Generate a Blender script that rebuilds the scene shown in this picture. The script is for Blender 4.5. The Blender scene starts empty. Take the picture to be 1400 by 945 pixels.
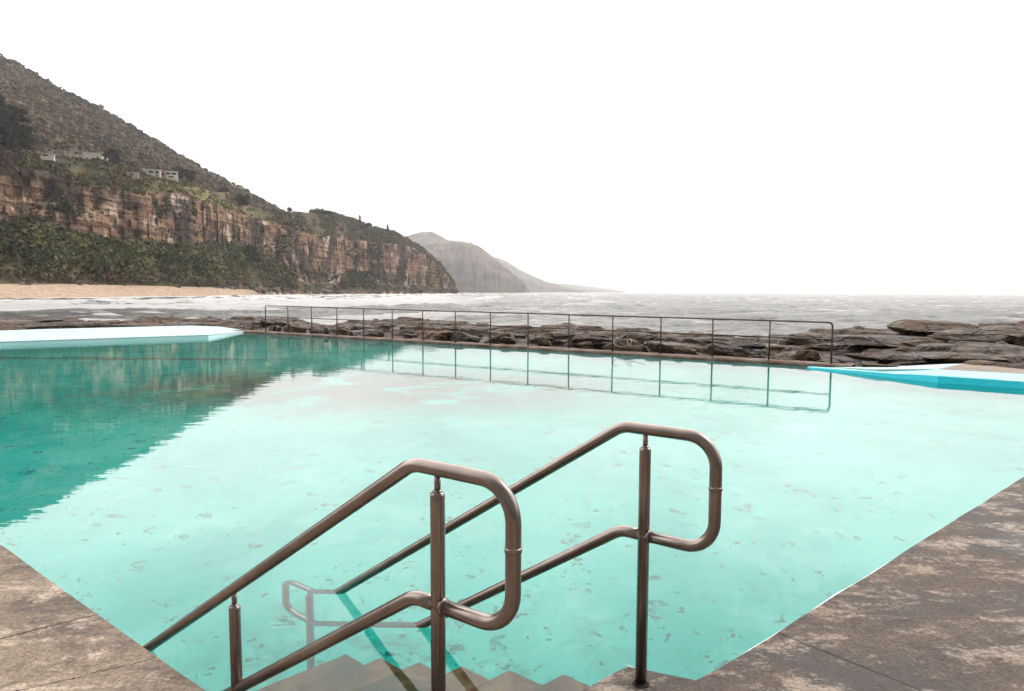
import bpy, bmesh, math, random
import numpy as np
from mathutils import Vector, Matrix

random.seed(7)
RS = np.random.RandomState(11)
C = bpy.context.scene.collection
sc = bpy.context.scene
R = math.radians

# ------------------------------------------------------------------ camera
F, CX, CY = 933.0, 700.0, 472.5
H = 1.75                       # eye above the pool water (z = 0)
SEA = -1.2
rot = Matrix.Rotation(R(90 - 4.5), 3, 'X') @ Matrix.Rotation(R(0.22), 3, 'Z')
cam_d = bpy.data.cameras.new('camera')
cam = bpy.data.objects.new('camera', cam_d)
C.objects.link(cam)
cam.matrix_world = Matrix.Translation((0, 0, H)) @ rot.to_4x4()
cam_d.sensor_width = 36
cam_d.lens = 36 * F / 1400
cam_d.clip_end = 40000
cam_d.clip_start = 0.05
sc.camera = cam
RM = np.array(rot)


def ray(px, py):
    """direction per unit of forward distance for a point seen at a photo pixel"""
    px = np.asarray(px, float); py = np.asarray(py, float)
    px, py = np.broadcast_arrays(px, py)
    v = np.stack([(px - CX) / F, (CY - py) / F, -np.ones(px.shape)], -1) @ RM.T
    return v / v[..., 1:2]


def G(px, py, z=0.0):
    r = ray(px, py)
    t = (z - H) / r[2]
    return Vector((r[0] * t, t, z))


def D(px, py, Y):
    r = ray(px, py)
    return Vector((r[0] * Y, Y, H + r[2] * Y))


# ------------------------------------------------------------------ noise
def _h(i, j, k, seed):
    n = (i * 374761393 + j * 668265263 + k * 2147483647 + seed * 974634777) & 0xFFFFFFFF
    n = ((n ^ (n >> 13)) * 1274126177) & 0xFFFFFFFF
    n = ((n ^ (n >> 16)) * 2246822519) & 0xFFFFFFFF
    return ((n ^ (n >> 15)) & 0xFFFFFF) / float(0xFFFFFF)


def vnoise(x, y, z, seed=0):
    x = np.asarray(x, float); y = np.asarray(y, float); z = np.asarray(z, float)
    x, y, z = np.broadcast_arrays(x, y, z)
    xi = np.floor(x).astype(np.int64); yi = np.floor(y).astype(np.int64); zi = np.floor(z).astype(np.int64)
    xf = x - xi; yf = y - yi; zf = z - zi
    xf = xf * xf * (3 - 2 * xf); yf = yf * yf * (3 - 2 * yf); zf = zf * zf * (3 - 2 * zf)
    r = 0
    for a in (0, 1):
        wa = xf if a else 1 - xf
        for b in (0, 1):
            wb = yf if b else 1 - yf
            for c in (0, 1):
                wc = zf if c else 1 - zf
                r = r + wa * wb * wc * _h(xi + a, yi + b, zi + c, seed)
    return r * 2 - 1


def fbm(x, y, z=0.0, o=4, seed=0):
    r = 0; a = 1; s = 0; f = 1.0
    for q in range(o):
        r = r + a * vnoise(np.asarray(x) * f + 13.7 * q, np.asarray(y) * f + 7.1 * q, np.asarray(z) * f, seed + q)
        s += a; a *= 0.5; f *= 2.03
    return r / s


# ------------------------------------------------------------------ objects
def mesh_np(name, V, Fq, mat, parent=None, smooth=False, attrs=None, uv=None):
    """V (n,3), Fq (m,k) one face size"""
    V = np.asarray(V, np.float32); Fq = np.asarray(Fq, np.int32)
    me = bpy.data.meshes.new(name)
    m, k = Fq.shape
    me.vertices.add(len(V)); me.vertices.foreach_set('co', V.ravel())
    me.loops.add(m * k); me.loops.foreach_set('vertex_index', Fq.ravel())
    me.polygons.add(m)
    me.polygons.foreach_set('loop_start', np.arange(0, m * k, k, dtype=np.int32))
    me.polygons.foreach_set('loop_total', np.full(m, k, np.int32))
    if smooth:
        me.polygons.foreach_set('use_smooth', np.ones(m, bool))
    if attrs:
        for an, (dom, arr) in attrs.items():
            arr = np.asarray(arr, np.float32)
            if arr.ndim == 2:
                at = me.attributes.new(an, 'FLOAT_COLOR', dom)
                if arr.shape[1] == 3:
                    arr = np.concatenate([arr, np.ones((len(arr), 1), np.float32)], 1)
                at.data.foreach_set('color', arr.ravel())
            else:
                at = me.attributes.new(an, 'FLOAT', dom)
                at.data.foreach_set('value', arr.ravel())
    if uv is not None:
        ul = me.uv_layers.new(name='UVMap')
        ul.data.foreach_set('uv', np.asarray(uv, np.float32)[Fq.ravel()].ravel())
    me.update(); me.validate()
    if mat: me.materials.append(mat)
    o = bpy.data.objects.new(name, me)
    C.objects.link(o)
    if parent: o.parent = parent
    return o


def grid_faces(nr, nc):
    i = np.arange(nr * nc).reshape(nr, nc)
    return np.stack([i[:-1, :-1], i[:-1, 1:], i[1:, 1:], i[1:, :-1]], -1).reshape(-1, 4)


def obj(name, bm, mat, parent=None, smooth=False):
    me = bpy.data.meshes.new(name)
    bmesh.ops.recalc_face_normals(bm, faces=bm.faces)
    bm.to_mesh(me); bm.free()
    if smooth:
        for p in me.polygons: p.use_smooth = True
    if mat: me.materials.append(mat)
    o = bpy.data.objects.new(name, me)
    C.objects.link(o)
    if parent: o.parent = parent
    return o


def empty(name, loc):
    o = bpy.data.objects.new(name, None); o.location = loc
    o.empty_display_size = 0.2
    C.objects.link(o)
    return o


def tag(o, label=None, cat=None, group=None, kind=None):
    if label: o['label'] = label
    if cat: o['category'] = cat
    if group: o['group'] = group
    if kind: o['kind'] = kind
    return o


def box(bm, c, s, rz=0.0):
    """box centre c, size s, turned rz about z"""
    m = Matrix.Translation(c) @ Matrix.Rotation(rz, 4, 'Z') @ Matrix.Diagonal((s[0], s[1], s[2], 1))
    return bmesh.ops.create_cube(bm, size=1, matrix=m)


def prism(bm, pts, z0, z1):
    """closed prism over plan polygon; z1 may be a list per point"""
    n = len(pts)
    zt = z1 if hasattr(z1, '__len__') else [z1] * n
    b = [bm.verts.new((p[0], p[1], z0)) for p in pts]
    t = [bm.verts.new((p[0], p[1], zt[i])) for i, p in enumerate(pts)]
    bm.faces.new(t); bm.faces.new(b[::-1])
    for i in range(n):
        bm.faces.new((b[i], b[(i + 1) % n], t[(i + 1) % n], t[i]))


def tube(path, r, seg=16, cap=True):
    """swept tube along a list of points; r number or list"""
    bm = bmesh.new()
    P = [Vector(p) for p in path]; n = len(P)
    rr = r if hasattr(r, '__len__') else [r] * n
    t0 = (P[1] - P[0]).normalized()
    u = t0.orthogonal().normalized()
    rings = []
    for i in range(n):
        t = ((P[min(i + 1, n - 1)] - P[i]).normalized() + (P[i] - P[max(i - 1, 0)]).normalized())
        t.normalize()
        u = (u - t * u.dot(t)).normalized()
        v = t.cross(u)
        rings.append([bm.verts.new(P[i] + (u * math.cos(a) + v * math.sin(a)) * rr[i])
                      for a in [2 * math.pi * k / seg for k in range(seg)]])
    for i in range(n - 1):
        for k in range(seg):
            bm.faces.new((rings[i][k], rings[i][(k + 1) % seg], rings[i + 1][(k + 1) % seg], rings[i + 1][k]))
    if cap:
        bm.faces.new(rings[0][::-1]); bm.faces.new(rings[-1])
    return bm


def rounded(pts, rad, n=8):
    """polyline with its inner corners rounded"""
    P = [Vector(p) for p in pts]
    out = [P[0]]
    for i in range(1, len(P) - 1):
        a = (P[i - 1] - P[i]); b = (P[i + 1] - P[i])
        ang = a.angle(b)
        r = rad[i - 1] if hasattr(rad, '__len__') else rad
        L = min(r / math.tan(ang / 2), a.length * 0.49, b.length * 0.49)
        s = P[i] + a.normalized() * L; e = P[i] + b.normalized() * L
        for k in range(n + 1):
            t = k / n
            # arc by slerp about the centre
            rr = L * math.tan(ang / 2)
            cen = P[i] + (a.normalized() + b.normalized()).normalized() * (rr / math.sin(ang / 2))
            va = s - cen; vb = e - cen
            th = va.angle(vb)
            q = (va * math.sin((1 - t) * th) + vb * math.sin(t * th)) / math.sin(th)
            out.append(cen + q)
    out.append(P[-1])
    return out


# ------------------------------------------------------------------ node helpers
class M:
    def __init__(s, name):
        s.m = bpy.data.materials.new(name); s.m.use_nodes = True
        s.t = s.m.node_tree; s.t.nodes.clear()
        s.out = s.t.nodes.new('ShaderNodeOutputMaterial')
        s._tc = None

    def n(s, ty, **kw):
        nd = s.t.nodes.new('ShaderNode' + ty)
        for k, v in kw.items(): setattr(nd, k, v)
        return nd

    def l(s, a, b): s.t.links.new(a, b)

    def set(s, sock, v):
        if isinstance(v, bpy.types.NodeSocket): s.l(v, sock)
        elif isinstance(v, (tuple, list)) and len(v) == 3 and sock.type == 'RGBA': sock.default_value = (*v, 1)
        else: sock.default_value = v

    def co(s, kind='Object'):
        if s._tc is None: s._tc = s.n('TexCoord')
        return s._tc.outputs[kind]

    def geo(s): return s.n('NewGeometry')

    def map(s, vec, scale=(1, 1, 1), loc=(0, 0, 0), rotz=0.0):
        m = s.n('Mapping'); s.l(vec, m.inputs[0])
        m.inputs['Scale'].default_value = scale; m.inputs['Location'].default_value = loc
        m.inputs['Rotation'].default_value = (0, 0, rotz)
        return m.outputs[0]

    def noise(s, vec, scale, detail=4, rough=0.55, dist=0.0, col=False):
        nd = s.n('TexNoise'); s.l(vec, nd.inputs['Vector'])
        nd.inputs['Scale'].default_value = scale; nd.inputs['Detail'].default_value = detail
        nd.inputs['Roughness'].default_value = rough; nd.inputs['Distortion'].default_value = dist
        return nd.outputs['Color' if col else 'Fac']

    def voro(s, vec, scale, feature='F1', out='Distance', rnd=1.0):
        nd = s.n('TexVoronoi', feature=feature); s.l(vec, nd.inputs['Vector'])
        nd.inputs['Scale'].default_value = scale; nd.inputs['Randomness'].default_value = rnd
        return nd.outputs[out]

    def ramp(s, fac, stops, interp='LINEAR'):
        nd = s.n('ValToRGB'); s.set(nd.inputs[0], fac)
        cr = nd.color_ramp; cr.interpolation = interp
        while len(cr.elements) < len(stops): cr.elements.new(0.5)
        for e, (p, c) in zip(cr.elements, stops):
            e.position = p
            e.color = (c, c, c, 1) if not hasattr(c, '__len__') else (*c, 1)
        return nd.outputs[0]

    def mr(s, v, a, b, c=0.0, d=1.0, smooth=True):
        nd = s.n('MapRange'); nd.interpolation_type = 'SMOOTHSTEP' if smooth else 'LINEAR'
        s.set(nd.inputs[0], v)
        for i, x in enumerate((a, b, c, d)): nd.inputs[i + 1].default_value = x
        return nd.outputs[0]

    def mix(s, f, a, b, mode='MIX'):
        nd = s.n('Mix', data_type='RGBA', blend_type=mode)
        s.set(nd.inputs[0], f); s.set(nd.inputs[6], a); s.set(nd.inputs[7], b)
        return nd.outputs[2]

    def math(s, op, a, b=0.0, c=None, clamp=False):
        nd = s.n('Math', operation=op, use_clamp=clamp)
        s.set(nd.inputs[0], a); s.set(nd.inputs[1], b)
        if c is not None: s.set(nd.inputs[2], c)
        return nd.outputs[0]

    def sep(s, vec):
        nd = s.n('SeparateXYZ'); s.l(vec, nd.inputs[0]); return nd.outputs

    def attr(s, name, fac=False):
        nd = s.n('Attribute'); nd.attribute_name = name
        return nd.outputs['Fac' if fac else 'Color']

    def bump(s, h, strength=0.5, dist=0.02, normal=None):
        nd = s.n('Bump'); nd.inputs['Strength'].default_value = strength
        nd.inputs['Distance'].default_value = dist
        s.l(h, nd.inputs['Height'])
        if normal: s.l(normal, nd.inputs['Normal'])
        return nd.outputs[0]

    def bsdf(s, color, rough=0.7, metal=0.0, normal=None, spec=0.5, ior=None, coat=None):
        b = s.n('BsdfPrincipled')
        s.set(b.inputs['Base Color'], color); s.set(b.inputs['Roughness'], rough)
        s.set(b.inputs['Metallic'], metal); s.set(b.inputs['Specular IOR Level'], spec)
        if ior: b.inputs['IOR'].default_value = ior
        if coat: b.inputs['Coat Weight'].default_value = coat
        if normal: s.l(normal, b.inputs['Normal'])
        s.l(b.outputs[0], s.out.inputs[0])
        return b


# pool axes: d = down the stairs / along the left deck edge, n = across the stairs
TOPZ = 0.13
near = G(950, 935, TOPZ)
r1 = G(1400, 652, TOPZ)
dn = (Vector((r1.x - near.x, r1.y - near.y))).normalized()          # along the right deck edge
lp = G(0, 745, TOPZ); lq = G(285, 945, TOPZ)
dd = Vector((lp.x - lq.x, lp.y - lq.y)).normalized()                # along the left deck edge
print('dirs', dn, dd, 'near', near, 'lq', lq)


def W(o, s, n=0.0, z=0.0):
    """point s metres along dd and n along dn from o"""
    return Vector((o[0] + dd.x * s + dn.x * n, o[1] + dd.y * s + dn.y * n, z))


def inter(p, u, q, v):
    det = u.x * -v.y + u.y * v.x
    dx, dy = q[0] - p[0], q[1] - p[1]
    t = (dx * -v.y + dy * v.x) / det
    return Vector((p[0] + u.x * t, p[1] + u.y * t))


# ------------------------------------------------------------------ materials
def mat_deck(name, light, mid, dark, cracks, dirt_lo, dirt_hi, streak_rot):
    m = M(name); co = m.co()
    warp = m.noise(co, 1.3, 5, 0.6)
    big = m.noise(m.map(co, (0.8, 1.5, 1), rotz=streak_rot), 1.3, 9, 0.66, 0.25)
    med = m.noise(m.map(co, (1.0, 2.4, 1), rotz=streak_rot), 2.1, 12, 0.74, 0.35)
    fine = m.noise(co, 60, 6, 0.75)
    grain = m.noise(co, 260, 3, 0.8)
    blot = m.noise(co, 3.2, 7, 0.7, 1.2)
    a = m.mix(m.mr(big, dirt_lo, dirt_hi), dark, mid)
    spk = m.noise(co, 22, 10, 0.85)
    a = m.mix(m.mr(m.math('ADD', med, m.math('MULTIPLY', m.math('SUBTRACT', spk, 0.5), 0.5)), 0.49, 0.62), a, light)
    a = m.mix(m.math('MULTIPLY', m.mr(blot, 0.52, 0.66), 0.55), a, dark)
    f2 = m.ramp(fine, [(0.3, 0.42), (0.5, 0.95), (0.7, 1.55)])
    a = m.mix(1.0, a, f2, 'MULTIPLY')
    a = m.mix(1.0, a, m.ramp(grain, [(0.3, 0.68), (0.7, 1.3)]), 'MULTIPLY')
    pits = m.voro(co, 34)
    pit = m.math('MULTIPLY', m.mr(pits, 0.05, 0.16, 1, 0), m.mr(m.noise(co, 5, 3), 0.52, 0.6))
    a = m.mix(m.math('MULTIPLY', pit, 0.8), a, (0.02, 0.015, 0.012))
    rust = m.math('MULTIPLY', m.mr(m.noise(co, 2.1, 6, 0.7, 1.0), 0.62, 0.72), 0.35)
    a = m.mix(rust, a, (0.32, 0.13, 0.06))
    # joints and cracks: (px,py direction) world lines, part of the surface
    xyz = m.sep(co)
    jit = m.math('MULTIPLY', m.math('SUBTRACT', m.noise(co, 9, 5, 0.7), 0.5), 0.05)
    h = None
    for (p, q, w, ext) in cracks:
        u = (q - p).to_2d().normalized(); nrm = Vector((-u.y, u.x))
        c0 = -(nrm.x * p.x + nrm.y * p.y)
        dist = m.math('ADD', m.math('ADD', m.math('MULTIPLY', xyz[0], nrm.x), m.math('MULTIPLY', xyz[1], nrm.y)), c0)
        dist = m.math('ABSOLUTE', m.math('ADD', dist, m.math('MULTIPLY', jit, ext)))
        k = m.mr(dist, w * 0.4, w, 1, 0)
        h = k if h is None else m.math('MAXIMUM', h, k)
    if h is not None:
        a = m.mix(m.math('MULTIPLY', h, 0.93), a, (0.012, 0.009, 0.007))
    hh = m.math('ADD', m.math('MULTIPLY', fine, 0.6), m.math('MULTIPLY', grain, 0.3))
    hh = m.math('ADD', hh, m.math('MULTIPLY', blot, 0.6))
    hh = m.math('SUBTRACT', hh, m.math('MULTIPLY', pit, 0.8))
    if h is not None: hh = m.math('SUBTRACT', hh, m.math('MULTIPLY', h, 2.0))
    nm = m.bump(hh, 0.7, 0.012)
    m.bsdf(a, m.mr(big, 0.35, 0.6, 0.5, 0.85), 0, nm, 0.35)
    return m.m


def mat_kerb():
    m = M('rough_kerb_concrete'); co = m.co()
    f = m.noise(co, 18, 6, 0.8); b = m.noise(co, 1.6, 5, 0.6)
    peb = m.voro(co, 26)
    a = m.mix(m.mr(b, 0.35, 0.65), (0.13, 0.075, 0.055), (0.25, 0.19, 0.155))
    a = m.mix(1.0, a, m.ramp(f, [(0.3, 0.45), (0.7, 1.5)]), 'MULTIPLY')
    a = m.mix(m.mr(peb, 0.1, 0.3, 0.35, 0), a, (0.4, 0.36, 0.32))
    m.bsdf(a, 0.85, 0, m.bump(m.math('ADD', f, peb), 0.8, 0.03), 0.3)
    return m.m


def mat_paint(name, col, col2, stain=(0.1, 0.13, 0.11), amount=0.6):
    m = M(name); co = m.co()
    n1 = m.noise(co, 0.8, 5, 0.6); n2 = m.noise(co, 9, 7, 0.75, 0.5)
    a = m.mix(m.mr(n1, 0.35, 0.65), col, col2)
    a = m.mix(m.math('MULTIPLY', m.mr(n2, 0.62, 0.74), amount), a, stain)
    sp = m.math('MULTIPLY', m.mr(m.voro(co, 2.3), 0.02, 0.06, 1, 0), m.mr(m.noise(co, 0.9, 2), 0.5, 0.55))
    a = m.mix(m.math('MULTIPLY', sp, amount), a, (0.05, 0.04, 0.03))
    m.bsdf(a, 0.55, 0, m.bump(n2, 0.3, 0.01), 0.4)
    return m.m


def mat_floor():
    m = M('painted_pool_floor'); co = m.co(); xyz = m.sep(co)
    n1 = m.noise(co, 0.35, 7, 0.62, 0.5)
    n2 = m.noise(co, 1.3, 8, 0.7, 0.8)
    a = m.mix(m.mr(n1, 0.35, 0.65), (0.015, 0.46, 0.40), (0.12, 0.62, 0.54))
    a = m.mix(m.math('MULTIPLY', m.mr(n2, 0.45, 0.75), 0.45), a, (0.40, 0.70, 0.64))
    # silt lying on the floor in the far middle of the pool
    ex = m.math('SUBTRACT', xyz[0], -3.0); ey = m.math('SUBTRACT', xyz[1], 13.8)
    dist = m.math('SQRT', m.math('ADD', m.math('POWER', m.math('DIVIDE', ex, 6.5), 2), m.math('POWER', m.math('DIVIDE', ey, 3.4), 2)))
    silt = m.math('MULTIPLY', m.mr(dist, 0.3, 1.25, 1, 0), m.mr(m.noise(co, 0.55, 7, 0.65, 1.2), 0.36, 0.52))
    a = m.mix(m.math('MULTIPLY', silt, 0.92), a, (0.20, 0.165, 0.125))
    # algae film that gathers by the steps
    sx = m.math('SUBTRACT', xyz[0], -0.7); sy = m.math('SUBTRACT', xyz[1], 3.4)
    sd = m.math('SQRT', m.math('ADD', m.math('POWER', sx, 2), m.math('POWER', sy, 2)))
    alg = m.math('MULTIPLY', m.mr(sd, 0.8, 2.6, 1, 0), m.mr(m.noise(co, 2.2, 8, 0.75, 0.8), 0.46, 0.66))
    a = m.mix(m.math('MULTIPLY', alg, 0.6), a, (0.03, 0.16, 0.12))
    # leaves, weed and scuffs lying about
    w = m.n('VectorMath', operation='ADD'); m.l(co, w.inputs[0])
    nz = m.n('VectorMath', operation='SCALE'); nz.inputs['Scale'].default_value = 0.42
    m.l(m.noise(co, 5.0, 4, 0.7, col=True), nz.inputs[0]); m.l(nz.outputs[0], w.inputs[1])
    for sc_, lo, hi, thr, colr in ((2.3, 0.16, 0.22, 0.50, (0.01, 0.19, 0.16)), (3.7, 0.16, 0.24, 0.45, (0.01, 0.15, 0.12)), (8.0, 0.16, 0.28, 0.40, (0.01, 0.15, 0.12))):
        vd = m.voro(w.outputs[0], sc_)
        rnd = m.sep(m.voro(w.outputs[0], sc_, out='Color'))[0]
        k = m.math('MULTIPLY', m.mr(vd, lo, hi, 1, 0), m.mr(rnd, thr, thr + 0.12))
        k = m.math('MULTIPLY', k, m.mr(m.noise(co, 21, 4, 0.8), 0.44, 0.54))
        a = m.mix(m.math('MULTIPLY', k, 0.95), a, colr)
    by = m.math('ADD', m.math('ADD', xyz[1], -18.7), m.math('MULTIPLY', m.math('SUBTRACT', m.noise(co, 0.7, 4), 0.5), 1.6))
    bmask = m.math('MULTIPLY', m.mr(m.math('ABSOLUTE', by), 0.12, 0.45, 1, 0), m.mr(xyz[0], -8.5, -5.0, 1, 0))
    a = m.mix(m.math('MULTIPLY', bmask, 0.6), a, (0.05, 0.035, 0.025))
    # long expansion joints
    j = m.math('ABSOLUTE', m.math('ADD', m.math('ADD', m.math('MULTIPLY', xyz[0], dn.x), m.math('MULTIPLY', xyz[1], dn.y)), -11.2))
    j = m.math('ADD', j, m.math('MULTIPLY', m.math('SUBTRACT', n2, 0.5), 0.05))
    a = m.mix(m.mr(j, 0.01, 0.05, 0.45, 0), a, (0.03, 0.16, 0.13))
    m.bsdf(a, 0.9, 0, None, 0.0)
    return m.m


def mat_water():
    m = M('still_pool_water'); co = m.co()
    h = m.noise(m.map(co, (1, 1, 1)), 1.4, 3, 0.5)
    h2 = m.noise(m.map(co, (1.6, 4.0, 1), rotz=0.2), 1.1, 3, 0.5)
    nm = m.bump(m.math('ADD', h, h2), 0.022, 0.05)
    fr = m.n('Fresnel'); fr.inputs[0].default_value = 1.333; m.l(nm, fr.inputs['Normal'])
    g = m.n('BsdfGlossy'); g.inputs['Roughness'].default_value = 0.0; g.inputs['Color'].default_value = (1, 1, 1, 1)
    m.l(nm, g.inputs['Normal'])
    r = m.n('BsdfRefraction'); r.inputs['Roughness'].default_value = 0.0; r.inputs['IOR'].default_value = 1.333
    r.inputs['Color'].default_value = (0.84, 0.985, 0.965, 1); m.l(nm, r.inputs['Normal'])
    mx = m.n('MixShader'); m.l(fr.outputs[0], mx.inputs[0]); m.l(r.outputs[0], mx.inputs[1]); m.l(g.outputs[0], mx.inputs[2])
    m.l(mx.outputs[0], m.out.inputs[0])
    return m.m


def mat_tube(name, col, rough=0.3):
    m = M(name); co = m.co()
    n1 = m.noise(co, 5, 3, 0.6); n2 = m.noise(co, 160, 3, 0.6)
    a = m.mix(m.mr(n1, 0.35, 0.68), col, tuple(c * 1.35 for c in col))
    rust = m.math('MULTIPLY', m.mr(m.noise(co, 7, 6, 0.75, 0.6), 0.62, 0.76), 0.35)
    a = m.mix(rust, a, (0.26, 0.12, 0.06))
    m.bsdf(a, m.math('ADD', m.math('MULTIPLY', n2, 0.08), rough - 0.03), 0.9, m.bump(n2, 0.015, 0.001))
    return m.m


def mat_steps():
    m = M('algae_brown_step_concrete'); co = m.co()
    n = m.noise(co, 6, 8, 0.7, 0.5); b = m.noise(co, 1.6, 4)
    a = m.mix(m.mr(n, 0.35, 0.65), (0.12, 0.058, 0.030), (0.30, 0.165, 0.09))
    a = m.mix(m.mr(b, 0.4, 0.65), a, (0.07, 0.075, 0.04))
    m.bsdf(a, 0.9, 0, m.bump(n, 0.5, 0.02), 0.1)
    return m.m


def mat_rock(name, c1, c2, c3, sc_=1.0):
    m = M(name); co = m.geo().outputs['Position']
    b = m.noise(co, 0.45 * sc_, 6, 0.62, 0.5)
    st = m.noise(m.map(co, (0.5, 0.5, 5.5)), 1.2 * sc_, 7, 0.68, 0.8)
    f = m.noise(co, 7 * sc_, 7, 0.72)
    a = m.mix(m.mr(b, 0.38, 0.62), c1, c2)
    a = m.mix(m.mr(st, 0.52, 0.66), a, c3)
    a = m.mix(1.0, a, m.ramp(f, [(0.28, 0.42), (0.5, 0.95), (0.72, 1.5)]), 'MULTIPLY')
    wv = m.n('VectorMath', operation='ADD'); m.l(co, wv.inputs[0]); ws = m.n('VectorMath', operation='SCALE'); ws.inputs['Scale'].default_value = 0.5
    m.l(m.noise(co, 1.4 * sc_, 4, 0.6, col=True), ws.inputs[0]); m.l(ws.outputs[0], wv.inputs[1])
    ck = m.voro(m.map(wv.outputs[0], (0.7, 1.0, 2.2)), 1.3 * sc_, 'DISTANCE_TO_EDGE')
    ckm = m.mr(ck, 0.0, 0.07, 1, 0)
    a = m.mix(m.math('MULTIPLY', ckm, 0.75), a, (0.012, 0.008, 0.006))
    nm = m.bump(m.math('SUBTRACT', m.math('ADD', m.math('MULTIPLY', st, 1.5), f), m.math('MULTIPLY', ckm, 1.5)), 1.0, 0.16 / sc_)
    m.bsdf(a, m.mr(b, 0.4, 0.6, 0.5, 0.85), 0, nm, 0.4)
    return m.m


M_DECK_R = None
M_KERB = mat_kerb()
M_WHITE = mat_paint('pale_blue_white_paint', (0.40, 0.57, 0.61), (0.48, 0.60, 0.62), amount=0.6)
M_AQUA = mat_paint('pale_aqua_paint', (0.36, 0.74, 0.80), (0.30, 0.70, 0.78), amount=0.5)
M_CYAN = mat_paint('cyan_wall_paint', (0.01, 0.60, 0.74), (0.03, 0.66, 0.76), amount=0.6)
M_EDGE = mat_paint('white_edge_paint', (0.75, 0.82, 0.82), (0.6, 0.75, 0.75), amount=0.5)
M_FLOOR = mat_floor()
M_WATER = mat_water()
M_TUBE = mat_tube('weathered_brown_steel', (0.235, 0.192, 0.172), 0.22)
M_FENCE = mat_tube('weathered_fence_steel', (0.13, 0.095, 0.078), 0.45)
M_STEPS = mat_steps()
M_REEF = mat_rock('dark_wet_reef_rock', (0.058, 0.029, 0.017), (0.15, 0.085, 0.052), (0.27, 0.18, 0.12))
M_ROCKD = mat_rock('dark_brown_rock', (0.030, 0.016, 0.010), (0.10, 0.054, 0.033), (0.17, 0.115, 0.08), 1.4)
M_ROCKT = mat_rock('tan_brown_rock', (0.095, 0.052, 0.028), (0.20, 0.125, 0.07), (0.30, 0.21, 0.15), 1.2)
M_ROCKG = mat_rock('grey_brown_rock', (0.072, 0.043, 0.025), (0.165, 0.104, 0.061), (0.29, 0.205, 0.14), 1.0)

# ------------------------------------------------------------------ pool plan
P_near = near.to_2d()


def sn(p):
    """skew plan coordinates of p: metres along dd and along dn from the near corner"""
    q = Vector((p[0] - P_near.x, p[1] - P_near.y)); det = dd.x * dn.y - dd.y * dn.x
    return (q.x * dn.y - q.y * dn.x) / det, (dd.x * q.y - dd.y * q.x) / det


# plinth in front of the stairs
pl_a = G(857, 908, TOPZ).to_2d()
S_TOP = sn(pl_a)[0]                 # how far the plinth stands out along dd
N_PL = sn(pl_a)[1]
left_n = sn(lq)[1]          # left deck edge, in n
lq2 = lq.to_2d()
# ledge (left), far kerb, right ledge
L1 = G(285, 462.8, 0).to_2d(); L0 = G(0, 473, 0).to_2d(); L2 = G(340, 454.2, 0).to_2d()
ldir = (L0 - L1).normalized()
P_left = inter(lq2, dd, L1, ldir)
K0 = G(350, 456.2, 0).to_2d(); K1 = G(1138, 503.6, 0).to_2d()
kdir = (K1 - K0).normalized()
T0 = G(1103, 503.5, 0).to_2d(); TM = G(1228, 517.5, 0).to_2d(); T1 = G(1282, 523.5, 0).to_2d(); T2 = G(1400, 531.5, 0).to_2d()
tdir = (T2 - T1).normalized()
P_right = inter(P_near, dn, T1, tdir)
print('S_TOP', S_TOP, 'N_PL', N_PL, 'left_n', left_n, 'P_left', P_left, 'P_right', P_right, 'K', K0, K1, 'T', T0, T1, T2)

Z_FLOOR = -1.3
NLEFT = left_n
corner = P_near


def Q(s, n):
    return Vector((corner.x + dd.x * s + dn.x * n, corner.y + dd.y * s + dn.y * n))


# right deck polygon (behind the stairs, under the camera and out to the right)
TOPZ = 0.13
jr = [(G(1065, 866, TOPZ), G(1260, 945, TOPZ), 0.007, 0.35), (G(1275, 732, TOPZ), G(1400, 762, TOPZ), 0.007, 0.3),
      (G(1388, 657, TOPZ), G(1400, 660, TOPZ), 0.008, 0.3)]
jl = [(G(0, 873, TOPZ), G(140, 838, TOPZ), 0.007, 0.5), (G(0, 780, TOPZ), G(60, 773, TOPZ), 0.004, 1.6), (G(60, 935, TOPZ), G(225, 896, TOPZ), 0.004, 2.0)]
M_DECK_R = mat_deck('dark_weathered_concrete', (0.35, 0.275, 0.22), (0.125, 0.094, 0.076), (0.052, 0.039, 0.032), jr, 0.42, 0.58, 0.3)
M_DECK_L = mat_deck('sandy_weathered_concrete', (0.50, 0.39, 0.30), (0.28, 0.21, 0.155), (0.085, 0.060, 0.044), jl, 0.40, 0.54, 0.5)

far_r = P_right + dn * 6
bm = bmesh.new()
edge = [Q(0, N_PL + 0.06)]
steps_e = 60
total = sn(P_right)[1]
for k in range(1, steps_e):
    nn = N_PL + (total - N_PL) * k / steps_e
    wob = 0.010 * float(fbm(nn * 1.3, 3.3, 0, 4, 5)) + 0.008 * float(fbm(nn * 8, 1.3, 0, 2, 9))
    edge.append(Q(wob, nn))
edge_right = edge + [P_right]
outer = [P_right + Vector((6, -5)), Vector((14, -12)), Vector((-6, -12)), Q(-6, NLEFT)]
inner = [Q(S_TOP, NLEFT), Q(S_TOP, N_PL - 0.05), Q(S_TOP - 0.012, N_PL - 0.01), Q(S_TOP - 0.06, N_PL)]
prism(bm, edge_right + outer + inner, -1.6, TOPZ)
ring = [e for e in bm.edges if abs(e.verts[0].co.z - TOPZ) < 1e-5 and abs(e.verts[1].co.z - TOPZ) < 1e-5]
bmesh.ops.bevel(bm, geom=ring, offset=0.012, segments=2, affect='EDGES')
tag(obj('pool_deck', bm, M_DECK_R), kind='structure')

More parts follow.
